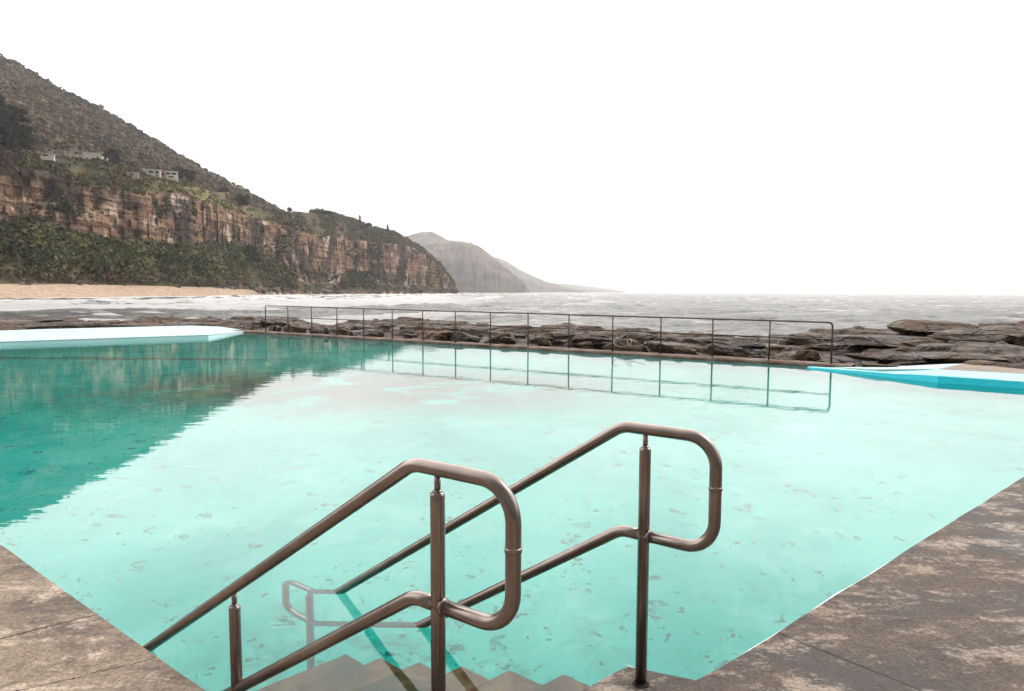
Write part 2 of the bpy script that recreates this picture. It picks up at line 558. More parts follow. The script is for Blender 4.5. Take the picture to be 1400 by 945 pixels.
bm = bmesh.new()
edge = []
for k in range(90):
    s_ = -6 + (6 + sn(P_left)[0]) * k / 89
    wob = 0.015 * float(fbm(s_ * 1.3, 8.3, 0, 4, 15)) + 0.007 * float(fbm(s_ * 8, 1.3, 0, 2, 19))
    edge.append(Q(s_, NLEFT + (wob if s_ > S_TOP + 0.1 else -0.004)))
edge[-1] = P_left
outer = [P_left + ldir * 8, Vector((-22, -12)), Vector((-6.2, -12))]
prism(bm, edge + outer, -1.6, TOPZ - 0.002)
ring = [e for e in bm.edges if abs(e.verts[0].co.z - TOPZ + 0.002) < 1e-5 and abs(e.verts[1].co.z - TOPZ + 0.002) < 1e-5]
bmesh.ops.bevel(bm, geom=ring, offset=0.014, segments=2, affect='EDGES')
tag(obj('left_pool_deck', bm, M_DECK_L), kind='structure')

# thin worn line of white paint along the deck edge
def paint_strip(pts, name, z, parent=None):
    bm = bmesh.new(); prev = None
    for i, (p, w, nrm) in enumerate(pts):
        a = bm.verts.new((p.x, p.y, z)); b = bm.verts.new((p.x + nrm.x * w, p.y + nrm.y * w, z))
        a2 = bm.verts.new((p.x, p.y, z - 0.02)); b2 = bm.verts.new((p.x + nrm.x * w, p.y + nrm.y * w, z - 0.02))
        if prev:
            bm.faces.new((prev[0], a, b, prev[1])); bm.faces.new((prev[1], b, b2, prev[3])); bm.faces.new((prev[0], prev[2], a2, a))
        prev = (a, b, a2, b2)
    return obj(name, bm, M_EDGE, parent)


pts = []
for k in range(160):
    t = k / 159
    nn = 0.0 + 4.6 * t
    w = 0.016 * (1 - 0.55 * t) * max(0.1, 0.75 + 0.9 * float(fbm(nn * 2.3, 0.5, 0, 4, 31)))
    e0 = Q(0.0, nn)
    wob = 0.010 * float(fbm(nn * 1.3, 3.3, 0, 4, 5)) if nn > N_PL else 0
    pts.append((Q(wob - 0.004, nn), w, dd))
o = paint_strip(pts, 'edge_paint', TOPZ - 0.004)
tag(o, kind='structure')
pts = []
for k in range(60):
    t = k / 59
    p = Q(S_TOP - 0.002, NLEFT + 0.7 + (N_PL - NLEFT - 0.76) * t) if t < 2 else 0
    w = 0.010 * max(0.05, 0.6 + 1.2 * float(fbm(t * 6, 0.9, 0, 3, 37)))
    pts.append((Q(S_TOP * (1 - t) - 0.002, N_PL - 0.002), w, dn))
o = paint_strip(pts, 'edge_paint', TOPZ - 0.004)
tag(o, kind='structure')

# pool floor, walls, water
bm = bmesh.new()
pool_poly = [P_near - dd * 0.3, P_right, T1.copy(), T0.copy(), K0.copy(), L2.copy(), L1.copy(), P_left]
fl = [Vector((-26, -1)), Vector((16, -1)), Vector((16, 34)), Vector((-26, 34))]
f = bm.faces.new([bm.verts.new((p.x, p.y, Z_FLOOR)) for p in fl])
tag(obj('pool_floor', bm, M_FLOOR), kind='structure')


def wall(pa, pb, thick, z0, z1, nm, mat, inward):
    bm = bmesh.new()
    n = inward.normalized() * thick
    prism(bm, [pa, pb, pb + n, pa + n], z0, z1)
    return tag(obj(nm, bm, mat), kind='structure')


cen = (P_near + P_left + L1 + K1) / 4
def inw(a, b):
    u = (b - a).normalized(); n = Vector((-u.y, u.x))
    return n if (cen - a).dot(n) > 0 else -n


for a, b in ((K0 - kdir * 1.2, K1 + kdir * 0.3), (P_near.copy(), P_right), (Q(S_TOP + 2.0, NLEFT), P_left)):
    wall(a, b, 0.03, Z_FLOOR - 0.05, -0.03, 'pool_wall', M_AQUA, inw(a, b))

# water sheet: runs a hair under kerbs and decks
bm = bmesh.new()
wp = [Q(-0.15, -1.0), P_near - dd * 0.15, P_right - dd * 0.15, P_right + tdir * 0.3 + dn * 0.2,
      T1 + Vector((0.3, 0.1)), K1 + Vector((0.3, 0.15)), K0 - kdir * 1.5 + Vector((0.1, 0.25)), L1 + Vector((-0.3, 0.3)), P_left + ldir * 0.3, P_left - dn * 0.1,
      Q(-0.15, NLEFT - 0.1)]
bm.faces.new([bm.verts.new((p.x, p.y, 0)) for p in wp])
tag(obj('pool_water', bm, M_WATER), kind='structure')

# far kerb with a rough broken top
def kerb_mesh():
    n = 420; w = 0.62
    out = Vector((-kdir.y, kdir.x)); out = out if out.y > 0 else -out
    a0 = K0 - kdir * 1.6; L = (K1 - K0).length + 1.6 + 0.4
    prof = [(0.0, -1.5), (0.0, 0.045), (0.04, 0.075), (0.2, 0.085), (0.42, 0.085), (0.6, 0.075), (w, 0.03), (w, -1.5)]
    V = []
    for i in range(n):
        t = L * i / (n - 1); p = a0 + kdir * t
        for j, (o_, z) in enumerate(prof):
            q = p + out * (o_ + (0.03 * float(fbm(t * 2.2, j, 0, 3, 3)) if j < 3 else 0.05 * float(fbm(t * 1.1, j, 0, 3, 4))))
            V.append((q.x, q.y, z + (0.022 * float(fbm(t * 3, j * 1.7, 0, 4, 8)) if 0 < j < 7 else 0)))
    return mesh_np('far_kerb', V, grid_faces(n, len(prof)), M_KERB, smooth=False)


tag(kerb_mesh(), kind='structure')

# white painted ledge on the left
out = Vector((-ldir.y, ldir.x)); out = out if out.x < 0 else -out
LZ = 0.135
bk = [G(340, 452.5, 0.04), G(300, 446.5, LZ), G(262, 445.2, LZ), G(60, 450, LZ), G(0, 452, LZ)]
root = empty('painted_ledge', (L1.x, L1.y, 0))
tag(root, 'long white and pale blue painted concrete ledge on the left side of the pool', 'ledge')
bkdir = (bk[4] - bk[3]).to_2d().normalized()
pl0 = P_left + ldir * 3
pts = [L2.to_3d(), L1.to_3d(), Vector((pl0.x, pl0.y, 0)), Vector((bk[4].x + bkdir.x * 12, bk[4].y + bkdir.y * 12, 0))] + [bk[4], bk[3], bk[2], bk[1], bk[0]]
zt = [0.03, LZ, LZ, LZ, LZ, LZ, LZ, LZ, 0.04]
mi = [Vector((0, 0))] * 0
# face step: lower wall paler blue, deck white; a low lip along the front
bm = bmesh.new(); prism(bm, [p.to_2d() for p in pts], -1.5, [z - 0.04 if z > 0.1 else z for z in zt])
o = obj('ledge_wall', bm, mat_paint('ledge_face_paint', (0.66, 0.90, 0.93), (0.74, 0.92, 0.93), amount=0.4)); o.parent = root; o.matrix_parent_inverse = Matrix.Translation(root.location).inverted()
inset = 0.02
bm = bmesh.new(); prism(bm, [p.to_2d() + (Vector((0.012, 0.0)) if i in (0, 1, 2) else Vector((0, 0))) for i, p in enumerate(pts)], 0.0, [z if z > 0.1 else z + 0.004 for z in zt])
bmesh.ops.delete(bm, geom=[f for f in bm.faces if f.normal.z < -0.9], context='FACES')
o = obj('ledge_top', bm, M_WHITE); o.parent = root; o.matrix_parent_inverse = Matrix.Translation(root.location).inverted()
# make the cap a slab, not a full-height box: lift its bottom ring to just under the top
for v in o.data.vertices:
    if v.co.z == 0.0: v.co.z = 0.095 if (v.co.x, v.co.y) and (Vector((v.co.x, v.co.y)) - L2).length > 0.3 and (Vector((v.co.x, v.co.y)) - bk[0].to_2d()).length > 0.3 else 0.01

# blue ledge on the right
root = empty('blue_ledge', (T1.x, T1.y, 0))
tag(root, 'bright cyan painted concrete ledge tapering along the right side of the pool', 'ledge')
inv = Matrix.Translation(root.location).inverted()
HZ = 0.115
A = [T0, T1, P_right + tdir * 0.2]
fm = [G(1105, 504, 0.02), G(1190, 509.5, 0.13), G(1280, 513.6, HZ), G(1400, 520, HZ)]
fdir = (fm[3] - fm[2]).to_2d().normalized()
bm = bmesh.new()
# face: quad strip from the waterline up to the edge, leaning back a little
low = [T0.to_3d(), TM.to_3d(), T1.to_3d(), T2.to_3d(), (P_right + tdir * 0.3).to_3d()]
ub = Vector((-tdir.y, tdir.x)); ub = ub if ub.x > 0 else -ub
up = [T0 + ub * 0.02, TM + ub * 0.04, T1 + ub * 0.05, T2 + ub * 0.05, P_right + tdir * 0.3 + ub * 0.05]
uz = [0.02, HZ * 0.72, HZ, HZ, HZ]
low_v = [bm.verts.new((p.x, p.y, -1.5)) for p in low]
lw_v = [bm.verts.new((p.x, p.y, 0.0)) for p in low]
up_v = [bm.verts.new((p.x, p.y, uz[i])) for i, p in enumerate(up)]
bk_v = [bm.verts.new((p.x + ub.x * 0.3, p.y + ub.y * 0.3, uz[i])) for i, p in enumerate(up)]
bb_v = [bm.verts.new((p.x + ub.x * 0.3, p.y + ub.y * 0.3, -1.5)) for i, p in enumerate(up)]
rows = [low_v, lw_v, up_v, bk_v, bb_v]
for r_ in range(4):
    for i in range(4): bm.faces.new((rows[r_][i], rows[r_][i + 1], rows[r_ + 1][i + 1], rows[r_ + 1][i]))
o = obj('ledge_wall', bm, M_CYAN); o.parent = root; o.matrix_parent_inverse = inv
# top surfaces
Z2 = HZ + 0.006
ttop = [up[0].to_3d(), up[1].to_3d(), up[2].to_3d(), up[3].to_3d(), up[4].to_3d()]
b1 = [G(1139, 502.6, 0.06), G(1220, 500, Z2), G(1297, 497.8, Z2), G(1318, 497.5, Z2)]
b2 = [G(1282, 505, Z2), G(1400, 511.5, Z2)]
b2e = Vector((b2[1].x + fdir.x * 4, b2[1].y + fdir.y * 4, 0))
bm = bmesh.new()
poly = [ttop[0], ttop[1], ttop[2], ttop[3], ttop[4], b2e, b2[1], b2[0], b1[3], b1[2], b1[1], b1[0]]
zs = [0.028, HZ * .72 + .006, Z2, Z2, Z2, Z2, Z2, Z2, Z2, Z2, Z2 - .03, 0.06]
prism(bm, [(p.x, p.y) for p in poly], -1.4, zs)
o = obj('ledge_top', bm, M_AQUA); o.parent = root; o.matrix_parent_inverse = inv
bm = bmesh.new()
poly = [b2[0], b2[1], b2e, Vector((b2e.x + 6, b2e.y + 1, 0)), G(1560, 503, Z2), G(1400, 500, Z2), b1[3]]
prism(bm, [(p.x, p.y) for p in poly], -1.4, Z2 + 0.004)
M_DECK_B = mat_deck('tan_worn_concrete', (0.34, 0.26, 0.20), (0.28, 0.215, 0.165), (0.16, 0.11, 0.085), [], 0.3, 0.5, 0.1)
o = obj('ledge_paving', bm, M_DECK_B); o.parent = root; o.matrix_parent_inverse = inv
# worn white triangle of paint
bm = bmesh.new()
poly = [b1[0], G(1200, 505.0, Z2 + .004), G(1278, 504.6, Z2 + .004), b1[3], b1[2], b1[1]]
prism(bm, [(p.x, p.y) for p in poly], 0.045, [0.066, Z2 + .004, Z2 + .004, Z2 + .004, Z2 + .004, Z2 - .02])
o = obj('white_paint', bm, M_WHITE); o.parent = root; o.matrix_parent_inverse = inv
# seam along the top
bm = tube([Vector((p.x, p.y, z + 0.004)) + ub.to_3d() * 0.02 for p, z in zip(up[1:], (HZ * .72, HZ, HZ, HZ))], 0.006, 6)
o = obj('dark_seam', bm, M_ROCKD); o.parent = root; o.matrix_parent_inverse = inv

# ------------------------------------------------------------------ stairs
bm = bmesh.new()
RISE, TREAD = 0.185, 0.315
for i in range(6):
    z = TOPZ - 0.165 - RISE * i
    a = S_TOP + TREAD * i; b = a + TREAD + (0.04 if i < 5 else 0)
    z0 = Z_FLOOR - 0.02 - 0.001 * i
    n0, n1 = NLEFT + 0.004, N_PL - 0.02 - 0.002 * i
    prism(bm, [Q(a - (0.02 if i else 0.1), n0), Q(a - (0.02 if i else 0.1), n1), Q(a + TREAD, n1), Q(a + TREAD, n0)], z0, z)
bmesh.ops.bevel(bm, geom=[e for e in bm.edges if e.verts[0].co.z > Z_FLOOR + 0.1 and e.verts[1].co.z > Z_FLOOR + 0.1], offset=0.014, segments=2, affect='EDGES')
o = obj('pool_steps', bm, M_STEPS)
tag(o, 'brown algae-stained concrete steps going down under water between the two handrails', 'steps')

# ------------------------------------------------------------------ handrails
def handrail(base, label, feet_z, ent, tail):
    """base: foot of the upper post in plan"""
    root = empty('handrail', (base.x, base.y, TOPZ))
    tag(root, label, 'handrail', 'handrails at the pool steps')
    inv = Matrix.Translation(root.location).inverted()
    def part(name, bm, par=None, sm=True, mat=None):
        o = obj(name, bm, mat or M_TUBE, par or root, sm)
        if par is None: o.matrix_parent_inverse = inv
        return o
    run = Vector((ent.x - base.x, ent.y - base.y)); dist = run.length; run.normalize()
    w = lambda s, z: Vector((base.x + run.x * s, base.y + run.y * s, z))
    ZT, ZB, SB, SL = 1.200, 0.762, 0.105, -0.292
    slope = ZT / (dist - SB)
    print('slope', slope, run, sn(ent))
    ZE = -0.16; SE = SB + (ZT - ZE) / slope; SE2 = SE + tail
    ZEB = ZE - (ZT - ZB)
    path = [w(0.02, ZB), w(SL, ZB), w(SL, ZT), w(SB, ZT), w(SE, ZE), w(SE2, ZE), w(SE2, ZEB), w(SE + 0.0, ZEB), w(SB, ZB), w(0.02, ZB)]
    pth = rounded(path, [0.115, 0.115, 0.12, 0.12, 0.1, 0.1, 0.12, 0.12], 10)
    rail = part('rail', tube(pth, 0.0236, 24))
    # weld ring on the loop, straps where the pipe was sleeved
    ring = part('joint_ring', tube([w(SL, 1.0), w(SL, 1.004), w(SL, 1.012), w(SL, 1.016)], [0.0252, 0.0262, 0.0262, 0.0252], 24), rail)
    ring.matrix_parent_inverse = Matrix()
    def post(s, ztop, zbase, nm='post'):
        body = [w(s, zbase), w(s, ztop - 0.085), w(s, ztop - 0.076), w(s, ztop - 0.072)]
        p = part(nm, tube(body, [0.0236, 0.0236, 0.022, 0.014], 24))
        part('neck', tube([w(s, ztop - 0.078), w(s, ztop - 0.018)], 0.0105, 14), p).matrix_parent_inverse = Matrix()
        part('weld_collar', tube([w(s, ztop - 0.074), w(s, ztop - 0.069), w(s, ztop - 0.066)], [0.017, 0.015, 0.0108], 14), p).matrix_parent_inverse = Matrix()
        return p
    post(0.0, ZT, feet_z)
    zmid = ZT - (S_MID - SB) * slope
    post(S_MID, zmid, TOPZ - 0.165 - RISE * 3)
    post(SE + 0.04, ZE, Z_FLOOR)
    # flange cut into the deck
    part('foot_seal', tube([w(0, feet_z - 0.002), w(0, feet_z + 0.004), w(0, feet_z + 0.009)], [0.036, 0.034, 0.026], 18, True), None, True, M_ROCKD)
    # weld bead where the lower pipe meets the post
    part('weld_bead', tube([w(-0.022 + 0.0, ZB) + Vector((0, 0, 0)), w(-0.030, ZB)], [0.030, 0.0252], 20))
    return root


TS = 0.645
S_MID = 1.14
rb = G(876, 935, TOPZ)
fb0 = G(598, 641, 1.200)
print('rear base', rb, 'front', fb0, 'sep', (rb - fb0).length, 'n of front', sn(fb0), 's', 0, 's rear', 0, 'n rear', sn(rb))
handrail(rb, 'brown steel handrail farther from the camera, its upper post set in the light plinth', TOPZ, G(464, 809, 0), 0.28)
handrail(fb0, 'brown steel handrail nearest the camera, its big upper loop in front', TOPZ, G(200, 888, 0), 0.16)

# ------------------------------------------------------------------ far railing
def railing():
    zk = 0.085
    out = Vector((-kdir.y, kdir.x)); out = out if out.y > 0 else -out
    A0 = K0 + out * 0.22; 
    def on(px):
        r = ray(px, 470)
        return inter(A0, kdir, Vector((0, 0)), Vector((r[0], 1.0)))
    a = on(364.0); b = on(1137.5)
    root = empty('railing', (a.x, a.y, zk))
    tag(root, 'long thin steel railing with two rails and sixteen posts along the far kerb', 'railing')
    inv = Matrix.Translation(root.location).inverted()
    rt = (D(1137, 441, b.y).z, D(364, 418, a.y).z)
    print('rail tops', rt, a, b)
    zt = lambda t: rt[1] + (rt[0] - rt[1]) * t
    rr = 0.021
    L = (b - a)
    P = lambda t, z: Vector((a.x + L.x * t, a.y + L.y * t, z))
    n = 15
    e = 0.0
    path = rounded([P(0, zk - 0.03), P(0, zt(0)), P(1, zt(1)), P(1, zk - 0.03)], 0.10, 8)
    o = obj('top_rail', tube(path, rr, 12), M_FENCE, root, True); o.matrix_parent_inverse = inv
    zm = lambda t: zk + (zt(t) - zk) * 0.585
    o = obj('middle_rail', tube([P(0, zm(0)), P(1, zm(1))], rr * 0.85, 10), M_FENCE, root, True); o.matrix_parent_inverse = inv
    for k in range(1, n):
        t = k / n
        lean = 0.006 * math.sin(k * 2.7)
        o = obj('post', tube([P(t, zk - 0.03), P(t + lean * 0.05, zt(t) - 0.01)], rr, 12), M_FENCE, root, True); o.matrix_parent_inverse = inv
    for k in range(0, n + 1):
        t = k / n
        o = obj('base_plate', tube([P(t, zk - 0.02), P(t, zk + 0.012)], 0.045, 10), M_FENCE, root, False); o.matrix_parent_inverse = inv


railing()

# ------------------------------------------------------------------ sea
HS = H - SEA
def interp(x, xs, ys): return np.interp(x, xs, ys)


# shoreline of the beach and cliff foot, from the left of the view out to the point
TX = [-420, -200, 0, 100, 200, 300, 350, 400, 500, 560, 600, 626]
BASEY = [392, 390, 388, 388.3, 390.5, 393, 395.5, 398.6, 399, 399, 398.8, 398.6]
BASEZ = [230, 245, 262, 300, 350, 430, 500, 575, 740, 860, 950, 1010]
SHORE = []
for px in np.arange(-420, 640, 10):
    yb = interp(px, TX, BASEY); zb = interp(px, TX, BASEZ)
    sh = max(0, interp(px, [-420, 0, 200, 350, 400, 640], [34, 30, 28, 22, 6, 3]))
    r = ray(px, 400); Y = zb - sh
    SHORE.append((r[0] * Y, Y))
SHORE = np.array(SHORE)


def shore_dist(x, y):
    best = np.full(x.shape, 1e9)
    for a, b in zip(SHORE[:-1], SHORE[1:]):
        d = b - a; L = (d ** 2).sum()
        t = np.clip(((x - a[0]) * d[0] + (y - a[1]) * d[1]) / L, 0, 1)
        best = np.minimum(best, np.hypot(x - a[0] - d[0] * t, y - a[1] - d[1] * t))
    return best


def reef_edge_Y(px):
    return interp(px, [-420, 0, 200, 350, 450, 560, 700, 800, 950, 1100, 1200, 1400, 1700],
                  [42, 46, 48, 46, 44, 42, 40, 37, 34, 32, 30, 30, 30])


def build_sea():
    az = np.concatenate([np.linspace(-420, -42, 110), np.linspace(-38, 1455, 900), np.linspace(1465, 1800, 80)])
    # rows: uniform in picture height far off, denser than that near by
    dep = np.concatenate([1.0 / np.linspace(1 / 14.0, 1 / 2500.0, 620), [2700, 3100, 3600, 4300, 5200, 6400, 7800, 9000]])
    a = (az - CX) / F
    start = np.interp(az, [-420, 0, 345, 1138, 1300, 1800], [30, 33.5, 34, 19.5, 18.5, 17])            # the sea begins under the reef, never inside the pool
    nn_ = 620
    inv = 1 / start[None, :] + (1 / 2500.0 - 1 / start[None, :]) * np.linspace(0, 1, nn_)[:, None]
    Y = np.concatenate([1 / inv, np.repeat(dep[nn_:, None], len(az), 1)], 0)
    X = a[None, :] * Y
    d = np.minimum(shore_dist(X, Y), 3000)
    # long swell coming in, roughly parallel to the shore, plus chop
    k = d + 16 * fbm(X / 90, Y / 90, 0, 3, 40)
    fade = 1 / (1 + Y / 500.0)
    sw = np.zeros_like(X)
    ph = k / 38.0
    crest = np.exp(-((ph - np.floor(ph)) - 0.35) ** 2 / 0.008)
    amp = np.clip(1 - d / 420, 0, 1) * np.clip(d / 25, 0, 1)
    lenn = np.clip(vnoise(X / 60 + 4, Y / 120, np.floor(ph) * 3.1, 50) * 2.2 + 0.35, 0, 1)
    sw = 0.95 * crest * amp * lenn
    ch = 0.42 * fbm(X / 4.5, Y / 3.0, 0, 4, 41) + 0.42 * fbm(X / 22, Y / 13, 0, 3, 45)
    ch = ch * np.clip(Y / 30, 0.4, 1) * np.clip(d / 15, 0.15, 1)
    Z = SEA + sw + ch
    Z = np.where(Y > 2600, SEA, Z)
    # foam: surf zone by the beach, crests, and wash round the reef
    n1 = fbm(X / 26, Y / 9, 0, 5, 60); n2 = fbm(X / 7, Y / 4, 0.5, 5, 66)
    streak = fbm(k / 17, X / 150, 0, 4, 70) * 1.5
    surf = np.clip(1.3 - d / 230, 0, 1)
    left = np.clip((40 - X - 0.12 * Y) / 90, 0, 1)
    near_s = np.clip(1 - d / 40, 0, 1)
    f = np.clip((0.34 + 0.6 * near_s + 1.3 * streak + 0.45 * n1 - np.clip((d - 205) / 130, 0, 2)) * 3.2, 0, 1) * np.clip(left + 0.25, 0, 1)
    pxx = X / Y * F + CX
    re = reef_edge_Y(pxx)
    wash = np.clip(1.1 - (Y - re) / 26.0, 0, 1) * np.clip((n1 + n2 * 0.8 + 0.28) * 3.0, 0, 1)
    mid = np.clip(1.15 - np.abs(d - 210) / 200, 0, 1) * np.clip((streak * 1.0 + 0.55 * n1 + 0.25) * 3.2, 0, 1) * left
    cr = np.clip(crest * lenn * amp * 2.2 + 0.5 * n2 * (amp > 0), 0, 1) * np.clip(n2 * 2 + 0.9, 0, 1) * (crest * lenn * amp > 0.06)
    caps = np.clip((fbm(X / 9, Y / 5, 0.2, 4, 80) - 0.26) * 6, 0, 1) * 0.75
    foam = np.clip(np.maximum.reduce([f, wash, mid, cr, caps * (d > 60)]), 0, 1)
    V = np.stack([X, Y, Z], -1).reshape(-1, 3)
    m = M('grey_sea_water'); pos = m.geo().outputs['Position']
    fo = m.attr('foam', True)
    nf = m.noise(m.map(pos, (1, 1.6, 1)), 0.55, 8, 0.75, 0.4)
    fm = m.mr(m.math('ADD', fo, m.math('MULTIPLY', m.math('SUBTRACT', nf, 0.5), 0.8)), 0.32, 0.72)
    w1 = m.noise(m.map(pos, (0.35, 1.0, 1)), 0.6, 9, 0.75, 0.3)
    w2 = m.noise(m.map(pos, (0.25, 1.0, 1)), 0.09, 6, 0.65, 0.3)
    nm = m.bump(m.math('ADD', w1, m.math('MULTIPLY', w2, 3.0)), 1.0, 1.8)
    deep = m.mix(m.mr(m.math('ADD', m.math('MULTIPLY', w2, 0.5), m.math('MULTIPLY', w1, 0.5)), 0.42, 0.58), (0.045, 0.045, 0.04), (0.27, 0.26, 0.235))
    col = m.mix(fm, deep, (0.84, 0.82, 0.80))
    b = m.bsdf(col, m.mix(fm, (0.2,) * 3, (0.9,) * 3), 0, nm, 0.5, 1.33)
    o = mesh_np('sea', V, grid_faces(len(dep), len(az)), m.m, smooth=True, attrs={'foam': ('POINT', foam.ravel())})
    tag(o, kind='structure')




def seabed():
    bm = bmesh.new()
    bm.faces.new([bm.verts.new(p) for p in ((-6200, -60, SEA - 2.5), (9500, -60, SEA - 2.5), (9500, 9100, SEA - 2.5), (-6200, 9100, SEA - 2.5))])
    m = M('dark_sand_bed'); n = m.noise(m.geo().outputs['Position'], 0.5)
    m.bsdf(m.mix(n, (0.06, 0.05, 0.04), (0.12, 0.10, 0.08)), 0.9)
    tag(obj('ground', bm, m.m), kind='structure')


seabed()


# ------------------------------------------------------------------ reef shelf behind the pool
REEF_X = [-200, 0, 100, 200, 250, 300, 345, 395, 440, 452, 470, 500, 560, 600, 640, 700, 740, 800, 850, 900, 950, 1000, 1060, 1100, 1150, 1205, 1230, 1270, 1310, 1330, 1400, 1600]
REEF_T = [438, 439, 441, 438, 437, 438, 436, 438, 446, 449, 443, 441, 441, 443, 446, 449, 454, 453, 456, 458, 459, 464, 462, 461, 459, 458, 452, 451, 452, 450, 449, 449]


def reef_front(px):
    """distance of the reef's near side (behind kerbs and ledges)"""
    px = np.asarray(px, float)
    out = []
    for p in px.ravel():
        if p < 345:
            out.append(interp(p, [-500, 0, 60, 262, 345], [25, 28.6, 29.2, 32.8, 29.6]))
        elif p <= 1180:
            q = inter(K0, kdir, Vector((0, 0)), Vector(((p - CX) / F, 1.0)))
            out.append(q.y + 0.75)
        else:
            out.append(interp(p, [1180, 1240, 1320, 1400, 1700], [15.3, 15.0, 15.0, 14.2, 12]))
    return np.array(out).reshape(px.shape)


def reef_height(X, Y, px, t, zf, zp, seed=0):
    """t 0 at the pool side .. 1 at the seaward edge"""
    rise = np.clip(t / 0.5, 0, 1); rise = rise * rise * (3 - 2 * rise)
    fall = np.clip((1 - t) / 0.22, 0, 1)
    base = zf + (zp - zf) * rise
    base = SEA - 0.7 + (base - (SEA - 0.7)) * (fall * fall * (3 - 2 * fall))
    n = fbm(X / 3.1, Y / 2.2, 0, 5, 21 + seed) * 0.42 + fbm(X / 0.9, Y / 0.8, 0, 3, 27 + seed) * 0.10
    r = 1 - np.abs(fbm(X / 2.4 + 9, Y / 4.0, 0, 4, 33 + seed)) * 2.0
    z = base + n * np.clip(t * 6, 0.15, 1) + 0.24 * (r - 0.7)
    q = 0.17
    zz = z / q + 0.8 * fbm(X / 4, Y / 4, 0, 2, 77)
    st = np.floor(zz) + np.clip((zz - np.floor(zz) - 0.35) / 0.3, 0, 1)
    return z * 0.35 + (st - 0.8 * fbm(X / 4, Y / 4, 0, 2, 77)) * q * 0.65


def build_reef():
    px = np.linspace(-300, 1700, 1150)
    t = np.linspace(0, 1, 150) ** 1.25
    f = reef_front(px); e = reef_edge_Y(px)
    Y = f[None, :] + (e - f)[None, :] * t[:, None]
    X = ((px - CX) / F)[None, :] * Y
    top = interp(px, REEF_X, REEF_T)
    Yp = f + (e - f) * 0.55
    rr = ray(px, top)
    zp = H + rr[:, 2] * Yp - 0.12
    zf = np.where(px < 345, 0.12, np.where(px < 1180, -0.05, 0.1))
    Z = reef_height(X, Y, px[None, :], t[:, None], zf[None, :], zp[None, :])
    Z[0, :] = -1.4
    V = np.stack([X, Y, Z], -1).reshape(-1, 3)
    tag(mesh_np('rock_shelf', V, grid_faces(len(t), len(px)), M_REEF, smooth=False), kind='structure')


build_reef()
build_sea()


def rock_mesh(seed, sx, sy, sz, facets=14, layered=0.5, sub=4):
    rs = np.random.RandomState(seed)
    bm = bmesh.new(); bmesh.ops.create_icosphere(bm, subdivisions=sub, radius=1)
    me = bpy.data.meshes.new('rock'); bm.to_mesh(me); bm.free()
    n = len(me.vertices); co = np.empty(n * 3, np.float32); me.vertices.foreach_get('co', co)
    co = co.reshape(-1, 3).astype(float); co /= np.linalg.norm(co, axis=1)[:, None]
    N = rs.normal(size=(facets, 3)); N[:, 2] *= 0.75
    N = np.concatenate([N, [[0.1, 0, 1], [0, -0.1, -1], [0.15, -1, 0.25]]]); N /= np.linalg.norm(N, axis=1)[:, None]
    dd_ = rs.uniform(0.55, 0.95, len(N))
    dt = co @ N.T
    rad = np.where(dt > 0.05, dd_ / np.maximum(dt, 0.05), 9).min(1)
    rad = np.minimum(rad, 1.25)
    p = co * rad[:, None]
    p = p * np.array([sx, sy, sz])
    zz = p[:, 2]
    if layered:
        q = 0.13 * max(0.6, sz)
        lz = zz / q + 0.6 * fbm(p[:, 0] / sx, p[:, 1] / sy, 0, 2, seed)
        band = vnoise(np.floor(lz), 0.3, 0.1, seed + 5)
        p[:, :2] *= (1 + layered * 0.16 * band)[:, None]
    p += 0.16 * min(sx, sz) * np.stack([fbm(p[:, 0] * 2.5, p[:, 1] * 2.5, p[:, 2] * 4, 3, seed + k) for k in (1, 2, 3)], -1)
    me.vertices.foreach_set('co', p.astype(np.float32).ravel()); me.update()
    return me


def rock(x, y, z, sx, sy, sz, rz, seed, mat, label, group=None, tilt=0.0, layered=0.5, facets=14, name='rock', sub=4):
    me = rock_mesh(seed, sx, sy, sz, facets, layered, sub); me.name = name
    me.materials.append(mat)
    o = bpy.data.objects.new(name, me); C.objects.link(o)
    o.location = (x, y, z); o.rotation_euler = (tilt, tilt * 0.6, rz)
    tag(o, label, 'rock', group)
    return o


